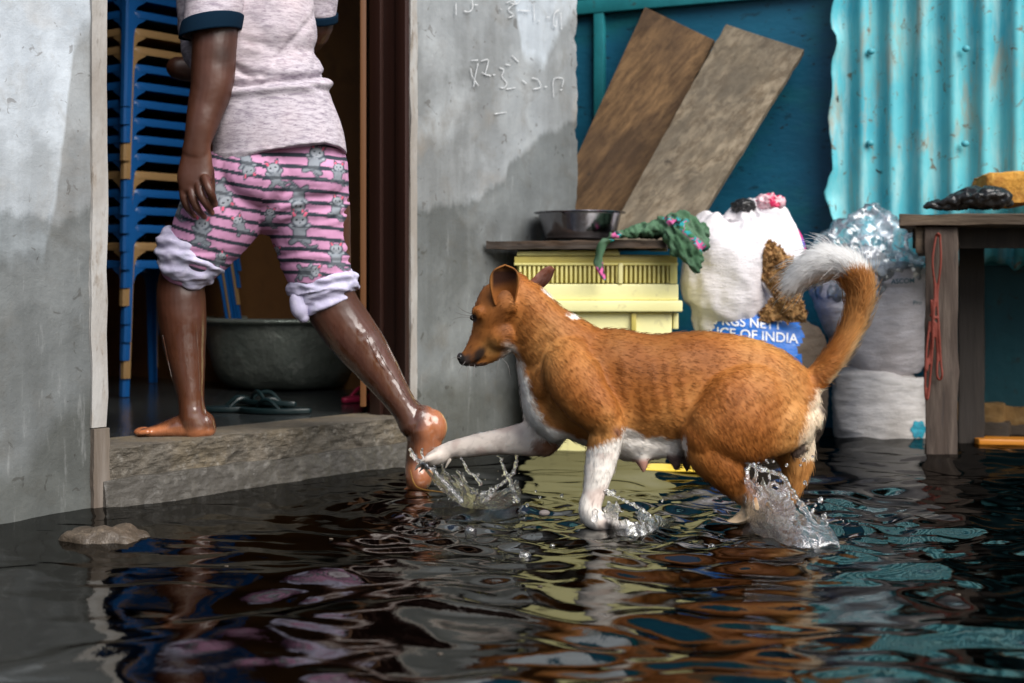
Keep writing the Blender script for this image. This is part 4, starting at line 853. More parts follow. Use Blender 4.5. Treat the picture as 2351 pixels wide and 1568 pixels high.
flop('flip_flop', 'dark rubber flip-flop lying on top of the other one', tuple(np.array(P(612, 660, 3.66))[:2]) + (SILL + .017,), 150, .19, M_flop, 5, True, 'flip-flops inside the doorway')
flop('flip_flop', 'dark rubber flip-flop furthest left, beside the bare heel', tuple(np.array(P(540, 660, 3.68))[:2]) + (SILL + .001,), 20, .19, M_flop, 0, True, 'flip-flops inside the doorway')
flop('slipper', 'pink rubber slipper by the foot of the door frame', tuple(np.array(P(836, 660, 4.02))[:2]) + (SILL + .001,), 60, .2, M_pinkr)

# ================================================================== THINGS IN THE CORNER
M_yel = simple('pale_yellow_plastic', (.84, .78, .30), .38, [(4, .4, .7, (.72, .62, .17), .7), (22, .56, .7, (.45, .38, .16), .6)], (60, .0006))
M_cream = simple('cream_yellow_plastic', (.88, .84, .42), .36, [(3, .4, .7, (.82, .74, .30), .7), (30, .6, .7, (.45, .40, .22), .5)], (60, .0006))
M_yeldark = simple('dull_yellow_plastic', (.60, .50, .12), .45, [(6, .4, .7, (.40, .32, .08), .8)], (60, .0006))
TY = 3.75
def tote_x(px_): return P(px_, 660, TY).x
def tz(py): return CAM_H + (HY - py) / F * TY
def fbox(x0, x1, y0, y1, z0, z1, bev=.004): return box(((x0 + x1) / 2, (y0 + y1) / 2, (z0 + z1) / 2), x1 - x0, y1 - y0, z1 - z0, bev=bev)
xl, xr = tote_x(1196), tote_x(1546)
tote = thing('storage_tub', 'big cream yellow plastic tub standing in the water against the pier', 'tub', ((xl + xr) / 2, TY + .13, 0))
# the house pier takes the tub's far left corner, so its plan is cut there
def plan(x0, x1, y0, y1, cut): return [(x0, y0), (x1, y0), (x1, y1), (x0 + cut, y1), (x0, y0 + .015)]
def tub_body(x0, x1, y0, y1, z0, z1, cut, mat, name, par, taper=.012, bev=.008):
    a = np.array(plan(x0 + taper, x1 - taper, y0 + taper, y1, cut)); b = np.array(plan(x0, x1, y0, y1, cut)); n = len(a)
    V = np.vstack([np.c_[a, np.full(n, z0)], np.c_[b, np.full(n, z1)]]); Fq = [tuple(range(n))[::-1], tuple(range(n, 2 * n))] + [(i, (i + 1) % n, n + (i + 1) % n, n + i) for i in range(n)]
    V, Fq = fix_normals(V, Fq); V, Fq = via_mods(V, Fq, [('BEVEL', dict(width=bev, segments=3, limit_method='ANGLE'))]); return obj(name, (V, Fq), mat, par)
CUT = .20
tub_body(xl, xr, TY + .012, TY + .26, -.07, tz(716), CUT, M_cream, 'body', tote, .018)
tub_body(tote_x(1184), tote_x(1566), TY - .012, TY + .27, tz(716), tz(690), CUT, M_cream, 'rim', tote, .0, .004)
tub_body(tote_x(1190), tote_x(1558), TY + .002, TY + .262, tz(690) + .0005, tz(652), CUT, M_cream, 'collar', tote, .0, .004)
obj('rib', fbox(tote_x(1450), tote_x(1461), TY + .000, TY + .03, tz(760), tz(718), .002), M_yeldark, tote)
obj('rib', fbox(tote_x(1548), tote_x(1560), TY + .020, TY + .10, tz(756), tz(718), .003), M_cream, tote)
crate = thing('ribbed_crate', 'yellow ribbed plastic crate stacked in the cream tub', 'crate', ((xl + xr) / 2, TY + .13, tz(652)))
tub_body(tote_x(1186), tote_x(1552), TY + .016, TY + .26, tz(652) + .001, tz(606), CUT, M_yeldark, 'body', crate, .006)
for k in range(34):
    xx = tote_x(1192 + 10.6 * k); obj('rib', fbox(xx, xx + .006, TY + .004, TY + .018, tz(650), tz(610), .0015), M_yel, crate)
tub_body(tote_x(1180), tote_x(1557), TY + .000, TY + .265, tz(609.5), tz(603), CUT, M_yel, 'rim', crate, 0, .002)
obj('rib', fbox(tote_x(1420), tote_x(1430), TY - .003, TY + .017, tz(651), tz(604), .002), M_cream, crate)
obj('rib', fbox(tote_x(1538), tote_x(1555), TY - .001, TY + .017, tz(651), tz(604), .002), M_yel, crate)
for nm, lab, y0_, y1_, xa, xb, m_ in (('lid', 'dull yellow lid on the ribbed crate', 601, 585, 1184, 1552, M_yeldark), ('lid', 'bent yellow tray on top of the lids', 584, 574, 1190, 1420, M_yel)):
    r = thing(nm, lab, 'lid', ((xl + xr) / 2, TY + .1, tz(y0_)), None)
    V, Fq = fbox(tote_x(xa), tote_x(xb), TY + .008, TY + .16 if nm == 'lid' and xb > 1500 else TY + .10, tz(y0_), tz(y1_), .004); V, Fq = subdiv(V, Fq, 2, True); V[:, 2] += fbm(V, 5, 2) * .004
    obj('panel', (V, Fq), m_, r); obj('lip', fbox(tote_x(xa - 3), tote_x(xb + 3), TY + .0, TY + .0075, tz(y0_ + 3), tz(y1_ + 4), .002), m_, r)
M_blackp = simple('black_plastic', (.012, .012, .013), .3, bump=(30, .004))
pg = obj('black_bucket', lathe(P(1228, 604, TY + .09), [(.02, 0), (.045, 0), (.046, .045), (.04, .046), (.04, .01), (.02, .01)], 24), M_blackp); tag(pg, 'black plastic tub edge between the board and the yellow crate', 'tub')
M_plank = simple('dark_weathered_board', (.035, .022, .013), .7, [(5, .4, .62, (.012, .008, .006), .9), (20, .5, .7, (.11, .062, .032), .7)], (30, .004), stretch=(.25, 2, 2))
zt = tz(553)
outl = [tuple(P(1116, 553, 3.735)), tuple(P(1530, 553, 3.70)), (.44, 4.02, zt), (.185, 4.05, zt)]; outl = [(p[0], p[1], zt) for p in outl]
v_, f_ = prism(outl, (0, 0, -.021)); v_, f_ = subdiv(*fix_normals(v_, f_), 5, True); v_ = v_ + np.array((0, 1, 0)) * (fbm(v_, 30, 3) * .004)[:, None] + np.array((0, 0, 1)) * (fbm(v_, 12, 3) * .004)[:, None]
o = obj('board', (v_, f_), M_plank); tag(o, 'dark weathered board laid across the yellow crates under the steel bowl', 'board')
def zboard(): return zt + .004
M_steel = simple('stainless_steel', (.30, .29, .31), .16, [(8, .4, .7, (.22, .22, .24), .6)], (26, .0012), metal=1.0)
sbc = np.array(P(1331, 660, 3.86)); sbc[2] = zboard()
bowl = thing('steel_bowl', 'wide stainless steel bowl on the dark board', 'bowl', tuple(sbc))
pr = cat([(.001, .002, 0), (.085, .002, 0), (.097, .012, 0), (.104, .035, 0), (.110, .060, 0), (.113, .072, 0)], 4)
v_, f_ = lathe(sbc, [(a, b) for a, b, _ in pr] + [(.112, .074)] + [(a - .0022, b + .0022) for a, b, _ in pr[::-1]], 72); obj('bowl', fix_normals(v_, f_), M_steel, bowl, smooth='all')
obj('rim', fix_normals(*lathe(sbc, [(.111, .0725), (.124, .0735), (.1255, .0755), (.124, .0775), (.111, .0765)], 72)), M_steel, bowl)
# leaning planks
def plank(label, pts, Ys, th, mat, seed):
    q = [np.array(P(x, y, Y)) for (x, y), Y in zip(pts, Ys)]; nrm = np.cross(q[1] - q[0], q[3] - q[0]); nrm /= np.linalg.norm(nrm); nrm *= np.sign(-nrm[1]) if nrm[1] else 1
    v_, f_ = prism(q, tuple(-nrm * th)); v_, f_ = subdiv(*fix_normals(v_, f_), 6, True); v_, f_ = via_mods(v_, f_, [('BEVEL', dict(width=.002, segments=1, limit_method='ANGLE'))]); ax = (q[3] - q[0]) / np.linalg.norm(q[3] - q[0]); ac = (q[1] - q[0]) / np.linalg.norm(q[1] - q[0])
    loc = np.stack([(v_ - q[0]) @ ac, (v_ - q[0]) @ ax, (v_ - q[0]) @ nrm], 1)
    w_ = np.linalg.norm(q[1] - q[0]); e = np.exp(-np.maximum(loc[:, 0], 0) / .012) + np.exp(-np.maximum(w_ - loc[:, 0], 0) / .012)
    v_ = v_ + np.outer(e * fbm(loc * np.array((0, 1, 0)), 18, 4, seed) * .004, ac) + np.outer(fbm(loc, 6, 3, seed) * .0015, nrm)
    o = obj('wooden_plank', (v_, f_), mat); return tag(o, label, 'plank', 'planks leaning in the corner')
def wood(name, c1, c2, c3, ang):
    t = NT(name); tc = t.n('TexCoord'); m1 = t.n('Mapping', {0: tc.outputs['Object'], 2: (0, R(ang), 0)}); m2 = t.n('Mapping', {0: m1.outputs[0], 3: (1, 1, .08)})
    g = t.noise(m2.outputs[0], 48, 7, .7, .3); g2 = t.noise(m2.outputs[0], 90, 4, .6); b = t.noise(m1.outputs[0], 4, 5, .6); m3 = t.n('Mapping', {0: m1.outputs[0], 3: (1, 1, .5)}); mo = t.noise(m3.outputs[0], 38, 6, .7, .6)
    c = t.mix(t.ramp(g, [(.40, 0.), (.60, 1.)]), c1, c2); c = t.mix(t.ramp(t.noise(m2.outputs[0], 16, 3, .5), [(.52, 0.), (.62, .7)]), c, tuple(q * .45 for q in c2)); c = t.mix(t.ramp(b, [(.42, 0.), (.65, .75)]), c, c3); c = t.mix(t.ramp(mo, [(.50, 0.), (.70, .55)]), c, tuple(q * .5 for q in c3)); c = t.mix(t.ramp(g2, [(.6, 0.), (.75, .6)]), c, tuple(q * .5 for q in c1))
    c = t.mix(t.ramp(t.noise(m1.outputs[0], 12, 4, .5), [(.68, 0.), (.72, .9)]), c, (.03, .024, .018))
    return t.fin(c, .8, t.bump(t.math('ADD', g, t.math('MULTIPLY', mo, .6)), .003, .8), spec=.25)
plank('brown wooden plank leaning furthest left behind the steel bowl', [(1481, 16), (1640, 92), (1402, 560), (1204, 620)], (4.60, 4.50, 4.24, 4.34), .022, wood('brown_plank', (.19, .112, .052), (.085, .048, .023), (.062, .038, .023), -33), 2.)
plank('greyish weathered plank leaning in front of the brown one', [(1667, 55), (1846, 114), (1571, 560), (1385, 560)], (4.45, 4.36, 4.06, 4.12), .026, wood('grey_plank', (.12, .09, .058), (.25, .205, .145), (.075, .064, .05), -33), 6.)
# green cloth over the board end
def cloth_mat():
    t = NT('green_floral_cloth'); v = t.obj(); a = t.n('Attribute', attribute_name='col'); sp = t.n('SeparateColor', {0: a.outputs[0]}).outputs[0]
    g = t.mix(t.ramp(t.noise(v, 24, 5), [(.4, 0.), (.7, .8)]), (.050, .115, .06), (.11, .19, .125)); n1 = t.noise(v, 34, 2, .4, .8); n2 = t.noise(v, 46, 2, .4, 1.1)
    fl = t.mix(t.ramp(n1, [(.42, 0.), (.45, 1.)], 'CONSTANT'), (.02, .035, .04), (.03, .36, .40)); fl = t.mix(t.ramp(n2, [(.52, 0.), (.54, 1.)]), fl, (.62, .12, .32)); fl = t.mix(t.ramp(n1, [(.60, 0.), (.62, 1.)]), fl, (.06, .22, .10))
    return t.fin(t.mix(sp, g, fl), .85, t.bump(t.noise(v, 300, 2), .0006), spec=.15)
M_cloth = cloth_mat()
cl = thing('floral_cloth', 'crumpled green cloth with pink flowers hanging off the board end', 'cloth', P(1560, 560, 3.72))
V, Fq = remesh([loft(D((1392, 546, 3.70, 8, 2.), (1430, 538, 3.72, 12, 2.5), (1480, 530, 3.74, 17, 2.6), (1530, 522, 3.76, 26, 2.2), (1575, 522, 3.76, 30, 1.8), (1604, 532, 3.74, 22, 1.6)), 30),
    loft(D((1555, 512, 3.71, 38, .7), (1570, 540, 3.69, 50, .55), (1580, 570, 3.675, 44, .4), (1590, 595, 3.67, 28, .35), (1596, 616, 3.67, 14, .4), (1597, 630, 3.67, 5, .6)), 30), bl(1528, 510, 3.75, 18, 1.4), bl(1566, 502, 3.76, 17, 1.4), bl(1612, 560, 3.69, 18, .8), bl(1548, 566, 3.672, 16, .5)], .0042, 4)
x, y = px(V); N = normals(V, Fq)
V = V + N * ((.22 - np.abs(fbm(np.stack([x - y * .35, y * .45, V[:, 1] * 300], 1), .030, 3))) * .020)[:, None] + N * ((.2 - np.abs(fbm(np.stack([x - y * .6, y * .4, V[:, 1] * 600], 1), .075, 2, 3.))) * .008)[:, None]
V[:, 2] = np.where((x < 1500) & (y > 520), np.maximum(V[:, 2], zt + .005), V[:, 2])
x, y = px(V); j = fbm(V, 24, 3) * 9
fc = np.clip(sstep(14, 6, np.hypot((x - 1545) / 2.4, (y - 506) / .95) + j) + sstep(5, 1, np.abs(y - (545 + (x - 1590) * .9)) / 1.6 + j * .5 - 2) * (x > 1560) * .9 + sstep(8, 4, np.hypot((x - 1415) / 1.4, y - 542) + j * .6), 0, 1)
obj('cloth', (V, Fq), M_cloth, cl, smooth='all', col=np.repeat(fc[:, None], 3, 1))
rb = cat([(1398, 549, 14), (1384, 560, 11), (1376, 585, 9), (1374, 606, 11), (1381, 628, 8), (1387, 642, 3)], 6); Vr = []
for k, (x_, y_, w_) in enumerate(rb):
    tw = .6 * math.sin(k * .35); 
    for u_ in (-1, -.3, .3, 1): Vr.append(np.array(P(x_ + w_ * u_ * math.cos(tw), y_ + 2 * u_, 3.69 - .006 * math.cos(u_ * 2) + .010 * u_ * math.sin(tw))))
V, Fq = solid(*subdiv(np.array(Vr), grid_faces(len(rb), 4), 1), .003, 0); obj('strip', (V, Fq), M_cloth, cl, smooth='all', col=np.repeat((fbm(V, 20, 2) > .1).astype(float)[:, None], 3, 1))
# ---- sacks
def sack(rows, n, amp, sc, seed, wr_amp=0.0, wr_sc=30, flatk=1.0, stretch=(1, 1, 1)):
    V, Fq = loft(D(*rows), n, 10, view=(0, 1, 0)); V, Fq = fix_normals(np.asarray(V), Fq); N = normals(V, Fq)
    V = V + N * (fbm(V, sc, 3, seed) * amp)[:, None]; N = normals(V, Fq)
    r = np.abs(fbm(V * np.array(stretch), wr_sc, 3, seed + 3)); V = V + N * ((.25 - r) * wr_amp)[:, None]; return V, Fq
def woven(name, c, dirt, k=.7):
    t = NT(name); v = t.obj(); vs = t.obj((.6, .6, 1.9)); col = t.mix(t.ramp(t.noise(v, 7, 5), [(.42, 0.), (.68, k)]), c, dirt)
    col = t.mix(t.ramp(t.noise(vs, 26, 5, .6), [(.52, 0.), (.68, .6)]), col, tuple(q * .62 for q in c)); col = t.mix(t.ramp(t.noise(v, 3, 3), [(.55, 0.), (.75, .5)]), col, dirt)
    return t.fin(col, .6, t.bump(t.math('ADD', t.noise(vs, 60, 4), t.math('MULTIPLY', t.noise(v, 260, 2), .4)), .003, .9), spec=.3)
M_sackw = woven('white_woven_sack', (.84, .81, .85), (.44, .39, .38), .5); M_sackg = woven('grey_white_woven_sack', (.80, .77, .75), (.42, .38, .34), .6); M_sackd = woven('brown_gunny', (.10, .075, .055), (.05, .04, .03))
M_sackb = simple('blue_printed_sack', (.008, .16, .62), .45, [(5, .4, .7, (.006, .10, .40), .8), (40, .62, .7, (.25, .4, .6), .5)], (40, .003), stretch=(1, 1, 2))
SY = 4.05
s1 = thing('white_sack', 'white sack knotted at the top and torn open on its right side', 'sack', P(1700, 720, SY))
V, Fq = sack([(1652, 742, SY, 66, .8), (1660, 724, SY, 96, .8), (1671, 690, SY, 112, .8), (1684, 645, SY, 124, .78), (1698, 605, SY, 136, .74), (1712, 565, SY, 140, .7), (1722, 530, SY, 120, .66), (1728, 503, SY, 94, .6), (1726, 488, SY, 58, .6), (1726, 478, SY, 24, .8)], 96, .010, 6, 1., .013, 7, stretch=(1.6, 1.6, .6))
x, y = px(V); an = np.arctan2(V[:, 1] - SY, V[:, 0] - P(1724, 0, SY).x); V = V + normals(V, Fq) * (np.sin(an * 11 + fbm(V, 8, 2) * 4) * .006 * sstep(600, 510, y))[:, None]; x, y = px(V); V[:, 1] += np.exp(-((x - 1790) / 34) ** 2 - ((y - 645) / 70) ** 2) * .05 * (normals(V, Fq)[:, 1] < 0); VW, FW = V, Fq; obj('bag', (V, Fq), M_sackw, s1, smooth='all')
obj('hem', remesh([tube([P(1752, 560, SY - .075), P(1749, 595, SY - .085), P(1746, 635, SY - .09), P(1762, 664, SY - .09), P(1784, 688, SY - .085)], [.004, .006, .006, .006, .004], 8)], .004, 3), M_sackw, s1, smooth='all')
def crump(c, rx, ry, rz, amp, sc, seed): v, f = blob(c, rx, ry, rz, 4); n = normals(v, f); return v + n * ((.3 - np.abs(fbm(v, sc, 3, seed))) * amp)[:, None], f
obj('tie', crump(P(1706, 474, SY - .02), .034, .03, .020, .016, 45, 3), M_blackp, s1, smooth='all')
M_pinkfilm = simple('pink_film', (.70, .45, .50), .3, [(26, .48, .52, (.60, .02, .10), 1.0)], (60, .002))
obj('top_knot', crump(P(1768, 464, SY - .01), .040, .028, .022, .022, 40, 5), M_pinkfilm, s1, smooth='all')
M_mag = simple('magenta_film', (.62, .02, .20), .35, [(14, .5, .56, (.02, .12, .5), .9)])
obj('liner', remesh([tube([P(1772, 492, SY + .02), P(1808, 515, SY + .02), P(1835, 552, SY + .02), P(1850, 600, SY + .02)], [.008, .014, .014, .006], 10)], .004, 3), M_mag, s1, smooth='all')
M_dust = simple('sawdust_mat', (.42, .23, .085), .95, [(60, .42, .6, (.22, .11, .04), .9), (150, .55, .65, (.55, .35, .16), .8), (40, .62, .7, (.05, .03, .02), .8)], (160, .006))
s2 = thing('blue_sack', 'blue printed sack with white lettering under the torn white sack', 'sack', P(1730, 1000, 4.02))
V, Fq = sack([(1742, 1040, 4.04, 110, .6), (1742, 1000, 4.04, 142, .62), (1745, 930, 4.04, 156, .62), (1745, 860, 4.04, 158, .62), (1744, 800, 4.04, 152, .6), (1742, 750, 4.04, 132, .6), (1744, 722, 4.04, 104, .6), (1745, 712, 4.04, 60, .6)], 96, .006, 6, 4., .007, 16, stretch=(.5, .5, 2.2))
x, y = px(V); bluek = (x < 1842 + 6 * np.sin(y * .1)) & (y < 850); fa = np.array([np.mean([bluek[i] for i in f]) > .5 for f in Fq])
o = obj('bag', (V, Fq), [M_sackb, M_sackd], s2, smooth='all'); o.data.polygons.foreach_set('material_index', (~fa).astype(np.int32))
bt = BVHTree.FromPolygons([tuple(v) for v in V], Fq)
M_print_w = simple('white_print', (.78, .80, .84), .6, [(40, .55, .65, (.3, .4, .6), .7)]); M_print_t = simple('faded_teal_print', (.06, .20, .26), .7, [(50, .5, .65, (.4, .46, .46), .6)])
def text_on(body, px0, py0, hpx, Y, bt_, mat, par, name='printed_text', slope=0.0, off=.0022, wscale=1.0, bold=.0, shear=0.0):
    cu = bpy.data.curves.new('t', 'FONT'); cu.body = body; cu.size = 1; cu.offset = bold; o = bpy.data.objects.new('t', cu); COL.objects.link(o)
    dg = bpy.context.evaluated_depsgraph_get(); dg.update(); me = bpy.data.meshes.new_from_object(o.evaluated_get(dg)); bpy.data.objects.remove(o)
    bm = bmesh.new(); bm.from_mesh(me); bpy.data.meshes.remove(me); bmesh.ops.triangulate(bm, faces=bm.faces)
    for _ in range(2):
        lg_ = [e for e in bm.edges if e.calc_length() > .14]
        if lg_: bmesh.ops.subdivide_edges(bm, edges=lg_, cuts=1); bmesh.ops.triangulate(bm, faces=bm.faces)
    bm.verts.index_update(); v = np.array([q.co[:] for q in bm.verts]); f = [tuple(q.index for q in g.verts) for g in bm.faces]; bm.free(); out = []
    k = hpx / .7
    for a, b, _ in v:
        X = px0 + (a * wscale + shear * b) * k; Yp = py0 - b * k + slope * (X - px0); d_ = (P(X, Yp, 1.0) - Vector((0, 0, CAM_H))).normalized()
        h = bt_.ray_cast(Vector((0, 0, CAM_H)), d_, 9)
        out.append(tuple(h[0] - d_ * off) if h[0] is not None else None)
    f = [g for g in f if all(out[i] is not None for i in g)]; out = [p if p is not None else (0, 0, 0) for p in out]
    keep_ = sorted({i for g in f for i in g}); mp = {i: k_ for k_, i in enumerate(keep_)}
    return obj(name, (np.array([out[i] for i in keep_]), [tuple(mp[i] for i in g) for g in f]), mat, par, smooth=True)
bw = BVHTree.FromPolygons([tuple(v) for v in VW] + [tuple(v) for v in V], list(FW) + [tuple(i + len(VW) for i in f) for f in Fq])
L_ = np.array([(556, 1758), (600, 1750), (640, 1747), (662, 1768), (682, 1782), (700, 1764), (720, 1744), (738, 1742)]); R_ = np.array([(556, 1770), (580, 1800), (600, 1824), (640, 1838), (682, 1836), (700, 1842), (720, 1850), (738, 1850)])
Vd = []; nu, nv = 46, 70
for k_ in range(nv):
    yy = 556 + 182 * k_ / (nv - 1)
    for i_ in range(nu):
        u = i_ / (nu - 1); xx = np.interp(yy, L_[:, 0], L_[:, 1]) * (1 - u) + np.interp(yy, R_[:, 0], R_[:, 1]) * u; d_ = (P(xx, yy, 1.0) - Vector((0, 0, CAM_H))).normalized(); h = bw.ray_cast(Vector((0, 0, CAM_H)), d_, 9); t_ = min(h[3], 4.02) if h[0] is not None else 4.0
        bulge = min(1, 5 * u * (1 - u)) * min(1, 8 * k_ / nv) ; Vd.append(Vector((0, 0, CAM_H)) + d_ * (t_ - .016 * bulge + .004))
Vd = np.array(Vd); Yd = Vd[:, 1].reshape(nv, nu)
for _ in range(6): Yd[1:-1] = (Yd[:-2] + Yd[2:] + 2 * Yd[1:-1]) / 4
Vd = Vd * (Yd.ravel() / Vd[:, 1])[:, None] + np.array((0, 0, CAM_H)) * (1 - Yd.ravel() / Vd[:, 1])[:, None]
vd, fd_ = fix_normals(*solid(Vd, grid_faces(nv, nu), .010, 0)); vd = vd + normals(vd, fd_) * (fbm(vd, 60, 4) * .006)[:, None]
Vsv, Fsv = V, Fq; V, Fq = vd, fd_
N = normals(V, Fq); chips = []
for i in rng.choice(len(V), 900):
    if N[i][1] < .2:
        a = rng.normal(size=3); a /= np.linalg.norm(a); b = np.cross(a, rng.normal(size=3)); b /= np.linalg.norm(b); h = .003 + .005 * rng.random(); w_ = .0015 + .002 * rng.random(); c0 = V[i] + N[i] * .002; chips.append((np.array([c0 - a * h - b * w_, c0 + a * h - b * w_, c0 + a * h * .8 + b * w_, c0 - a * h + b * w_]), [(0, 1, 2, 3)]))
o = obj('sawdust', comb([(V, Fq)] + chips), M_dust, smooth='all'); tag(o, 'brown wood chips spilling from the torn white sack', 'sawdust', kind='stuff')
V, Fq = Vsv, Fsv
text_on('50 KGS NETT', 1618, 742, 21, 4.0, bt, M_print_w, s2, slope=.085, bold=.012)
text_on('PRODUCE OF INDIA', 1545, 764, 22, 4.0, bt, M_print_w, s2, slope=.085, bold=.012)
s3 = thing('stacked_sack', 'grey-white woven sack standing in the water under another one', 'sack', P(2020, 1010, 4.12))
V3, F3 = sack([(2028, 1050, 4.14, 80, .8), (2028, 1010, 4.14, 104, .8), (2024, 960, 4.14, 112, .8), (2022, 900, 4.14, 112, .8), (2024, 860, 4.14, 106, .8), (2026, 848, 4.14, 70, .8)], 90, .006, 6, 8., .006, 18, stretch=(.4, .4, 2.4)); obj('bag', (V3, F3), M_sackg, s3, smooth='all')
s4 = thing('stacked_sack', 'white woven sack with faded blue lettering, on top of the other one', 'sack', P(2000, 850, 4.12))
V4, F4 = sack([(2046, 862, 4.12, 46, .8), (2044, 850, 4.12, 78, .8), (2034, 810, 4.12, 98, .84), (2018, 740, 4.12, 120, .86), (2000, 670, 4.12, 135, .86), (1994, 630, 4.12, 132, .84), (1992, 606, 4.12, 90, .8), (1992, 596, 4.12, 40, .8)], 90, .008, 6, 12., .006, 15, stretch=(.4, .4, 2.4)); obj('bag', (V4, F4), M_sackw, s4, smooth='all')
bt4 = BVHTree.FromPolygons([tuple(v) for v in V4], F4); bt3 = BVHTree.FromPolygons([tuple(v) for v in V3], F3)
text_on('ASCOM', 2046, 652, 11, 4, bt4, M_print_t, s4, slope=-.06, bold=.01); text_on('Pro', 2096, 700, 10, 4, bt4, M_print_t, s4, slope=-.05)
hexv = [(2109 + 17 * (1 + .12 * math.cos(6 * R(a))) * math.cos(R(a)), 986 + 20 * (1 + .12 * math.cos(6 * R(a))) * math.sin(R(a))) for a in range(0, 360, 10)]
hv = []
for r_ in (0.02, .5, 1):
    for X, Yp in hexv:
        d_ = (P(2109 + (X - 2109) * r_, 986 + (Yp - 986) * r_, 1.0) - Vector((0, 0, CAM_H))).normalized(); h = bt3.ray_cast(Vector((0, 0, CAM_H)), d_, 9); hv.append(tuple(h[0] - d_ * .0025) if h[0] is not None else tuple(P(X, Yp, 4.05)))
obj('printed_emblem', (np.array(hv), grid_faces(3, 36, True)), simple('teal_emblem', (.02, .34, .46), .6, [(60, .5, .6, (.05, .2, .3), .7)]), s3)
# clear plastic bag
def film_mat():
    t = NT('clear_plastic_film'); v = t.obj(); n_ = t.noise(v, 14, 5, .6, .6)
    a = t.n('BsdfTransparent', {0: (.86, .93, .96)}); g = t.n('BsdfGlossy', {0: (.95, .97, 1), 'Roughness': .12}); d = t.n('BsdfDiffuse', {0: (.72, .80, .90)})
    b = t.bump(n_, .008, .7); t.set(g.inputs['Normal'], b); t.set(d.inputs['Normal'], b)
    m1 = t.n('MixShader', {0: t.ramp(n_, [(.45, .04), (.72, .5)]), 1: a, 2: d}); fr = t.n('Fresnel', {'IOR': 1.5, 'Normal': b}); m2 = t.n('MixShader', {0: t.math('ADD', fr.outputs[0], .06, True), 1: m1, 2: g}); t.t.links.new(m2.outputs[0], t.out.inputs[0]); return t.m
V, Fq = remesh([loft(D((1990, 632, 4.10, 132, .8), (1990, 606, 4.10, 134, .8), (1990, 575, 4.10, 120, .8), (1998, 545, 4.10, 92, .8), (2010, 520, 4.10, 62, .8)), 40), bl(1930, 560, 4.08, 40), bl(2045, 545, 4.08, 46), bl(1985, 528, 4.1, 34)], .008, 4)
V = V + normals(V, Fq) * ((.22 - np.abs(fbm(V, 13, 3))) * .035)[:, None]; V = V + normals(V, Fq) * ((.2 - np.abs(fbm(V, 26, 2, 4.))) * .006)[:, None]
o = obj('plastic_bag', (V, Fq), film_mat(), smooth='all'); tag(o, 'crumpled clear plastic bag lying on the white sacks', 'plastic bag')
# ---- table
M_tw = simple('weathered_table_wood', (.085, .057, .035), .8, [(3, .4, .62, (.032, .022, .015), .9), (16, .5, .68, (.20, .145, .095), .8), (40, .6, .7, (.03, .022, .016), .8)], (30, .005), stretch=(.18, 1, 1.6))
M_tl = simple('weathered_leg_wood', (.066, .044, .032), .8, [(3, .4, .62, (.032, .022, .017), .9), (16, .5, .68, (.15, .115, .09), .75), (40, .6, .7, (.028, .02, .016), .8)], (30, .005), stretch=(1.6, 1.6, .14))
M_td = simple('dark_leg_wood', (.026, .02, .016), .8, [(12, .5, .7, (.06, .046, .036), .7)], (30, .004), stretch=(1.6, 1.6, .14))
tbl = thing('table', 'rough weathered wooden table with a red cord tied to its leg', 'table', P(2280, 660, 3.9))
tl0 = np.array(P(2065, 490, 3.66)); dirt = np.array((1, -.10, 0)); dirt /= np.linalg.norm(dirt); nrt = np.array((.31, 1, 0)); nrt /= np.linalg.norm(nrt); ztop = CAM_H + (HY - 492) / F * 3.66
def tb(a0, a1, b0, b1, z0, z1, bev=.003):
    c = tl0 * np.array((1, 1, 0)) + dirt * (a0 + a1) / 2 + nrt * (b0 + b1) / 2 + np.array((0, 0, (z0 + z1) / 2)); return box(c, a1 - a0, b1 - b0, z1 - z0, tuple(dirt), tuple(nrt), (0, 0, 1), bev)
def rough(VF, amp, sc): V, Fq = subdiv(*VF, 4, True); V = V + normals(V, Fq) * (fbm(V * np.array((.5, 1, 1.)), sc, 4) * amp)[:, None]; return V, Fq
obj('top', rough(tb(0, 1.2, 0, .20, ztop - .030, ztop), .006, 14), M_tw, tbl); obj('top', rough(tb(.01, 1.2, .206, .44, ztop - .029, ztop - .002), .006, 14), M_tw, tbl)
obj('leg', rough(tb(.064, .146, .02, .10, -.08, ztop - .031), .005, 12), M_tl, tbl, label='front table leg with the red cord')
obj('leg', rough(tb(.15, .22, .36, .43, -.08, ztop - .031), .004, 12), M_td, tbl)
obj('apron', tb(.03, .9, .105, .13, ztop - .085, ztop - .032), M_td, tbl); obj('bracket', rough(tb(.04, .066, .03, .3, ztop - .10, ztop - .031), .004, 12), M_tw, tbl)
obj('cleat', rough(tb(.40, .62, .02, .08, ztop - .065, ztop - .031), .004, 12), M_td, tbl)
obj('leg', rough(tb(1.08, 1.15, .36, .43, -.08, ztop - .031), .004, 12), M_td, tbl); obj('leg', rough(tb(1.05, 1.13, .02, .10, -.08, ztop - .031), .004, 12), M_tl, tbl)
M_cord = simple('red_cord', (.15, .020, .009), .7, bump=(300, .001)); YC = 3.655
cord = []
for pts in (((2149, 540), (2141, 600), (2146, 660), (2143, 730), (2136, 800), (2128, 850)), ((2158, 540), (2160, 600), (2152, 680), (2156, 760), (2160, 830), (2163, 860), (2158, 872), (2151, 860), (2152, 810), (2146, 740)), ((2138, 690), (2142, 770), (2136, 860), (2130, 915), (2124, 900), (2126, 820), (2134, 740)), ((2136, 724), (2146, 728), (2154, 732)), ((2149, 541), (2154, 536), (2158, 541))):
    cord.append(tube([P(a, b, YC - .006 * (i % 2)) for i, (a, b) in enumerate(pts)], .0034, 8, 6))
o = obj('cord', remesh(cord, .0022, 2), M_cord, smooth='all'); tag(o, 'looped red cord hanging down the front table leg', 'cord')
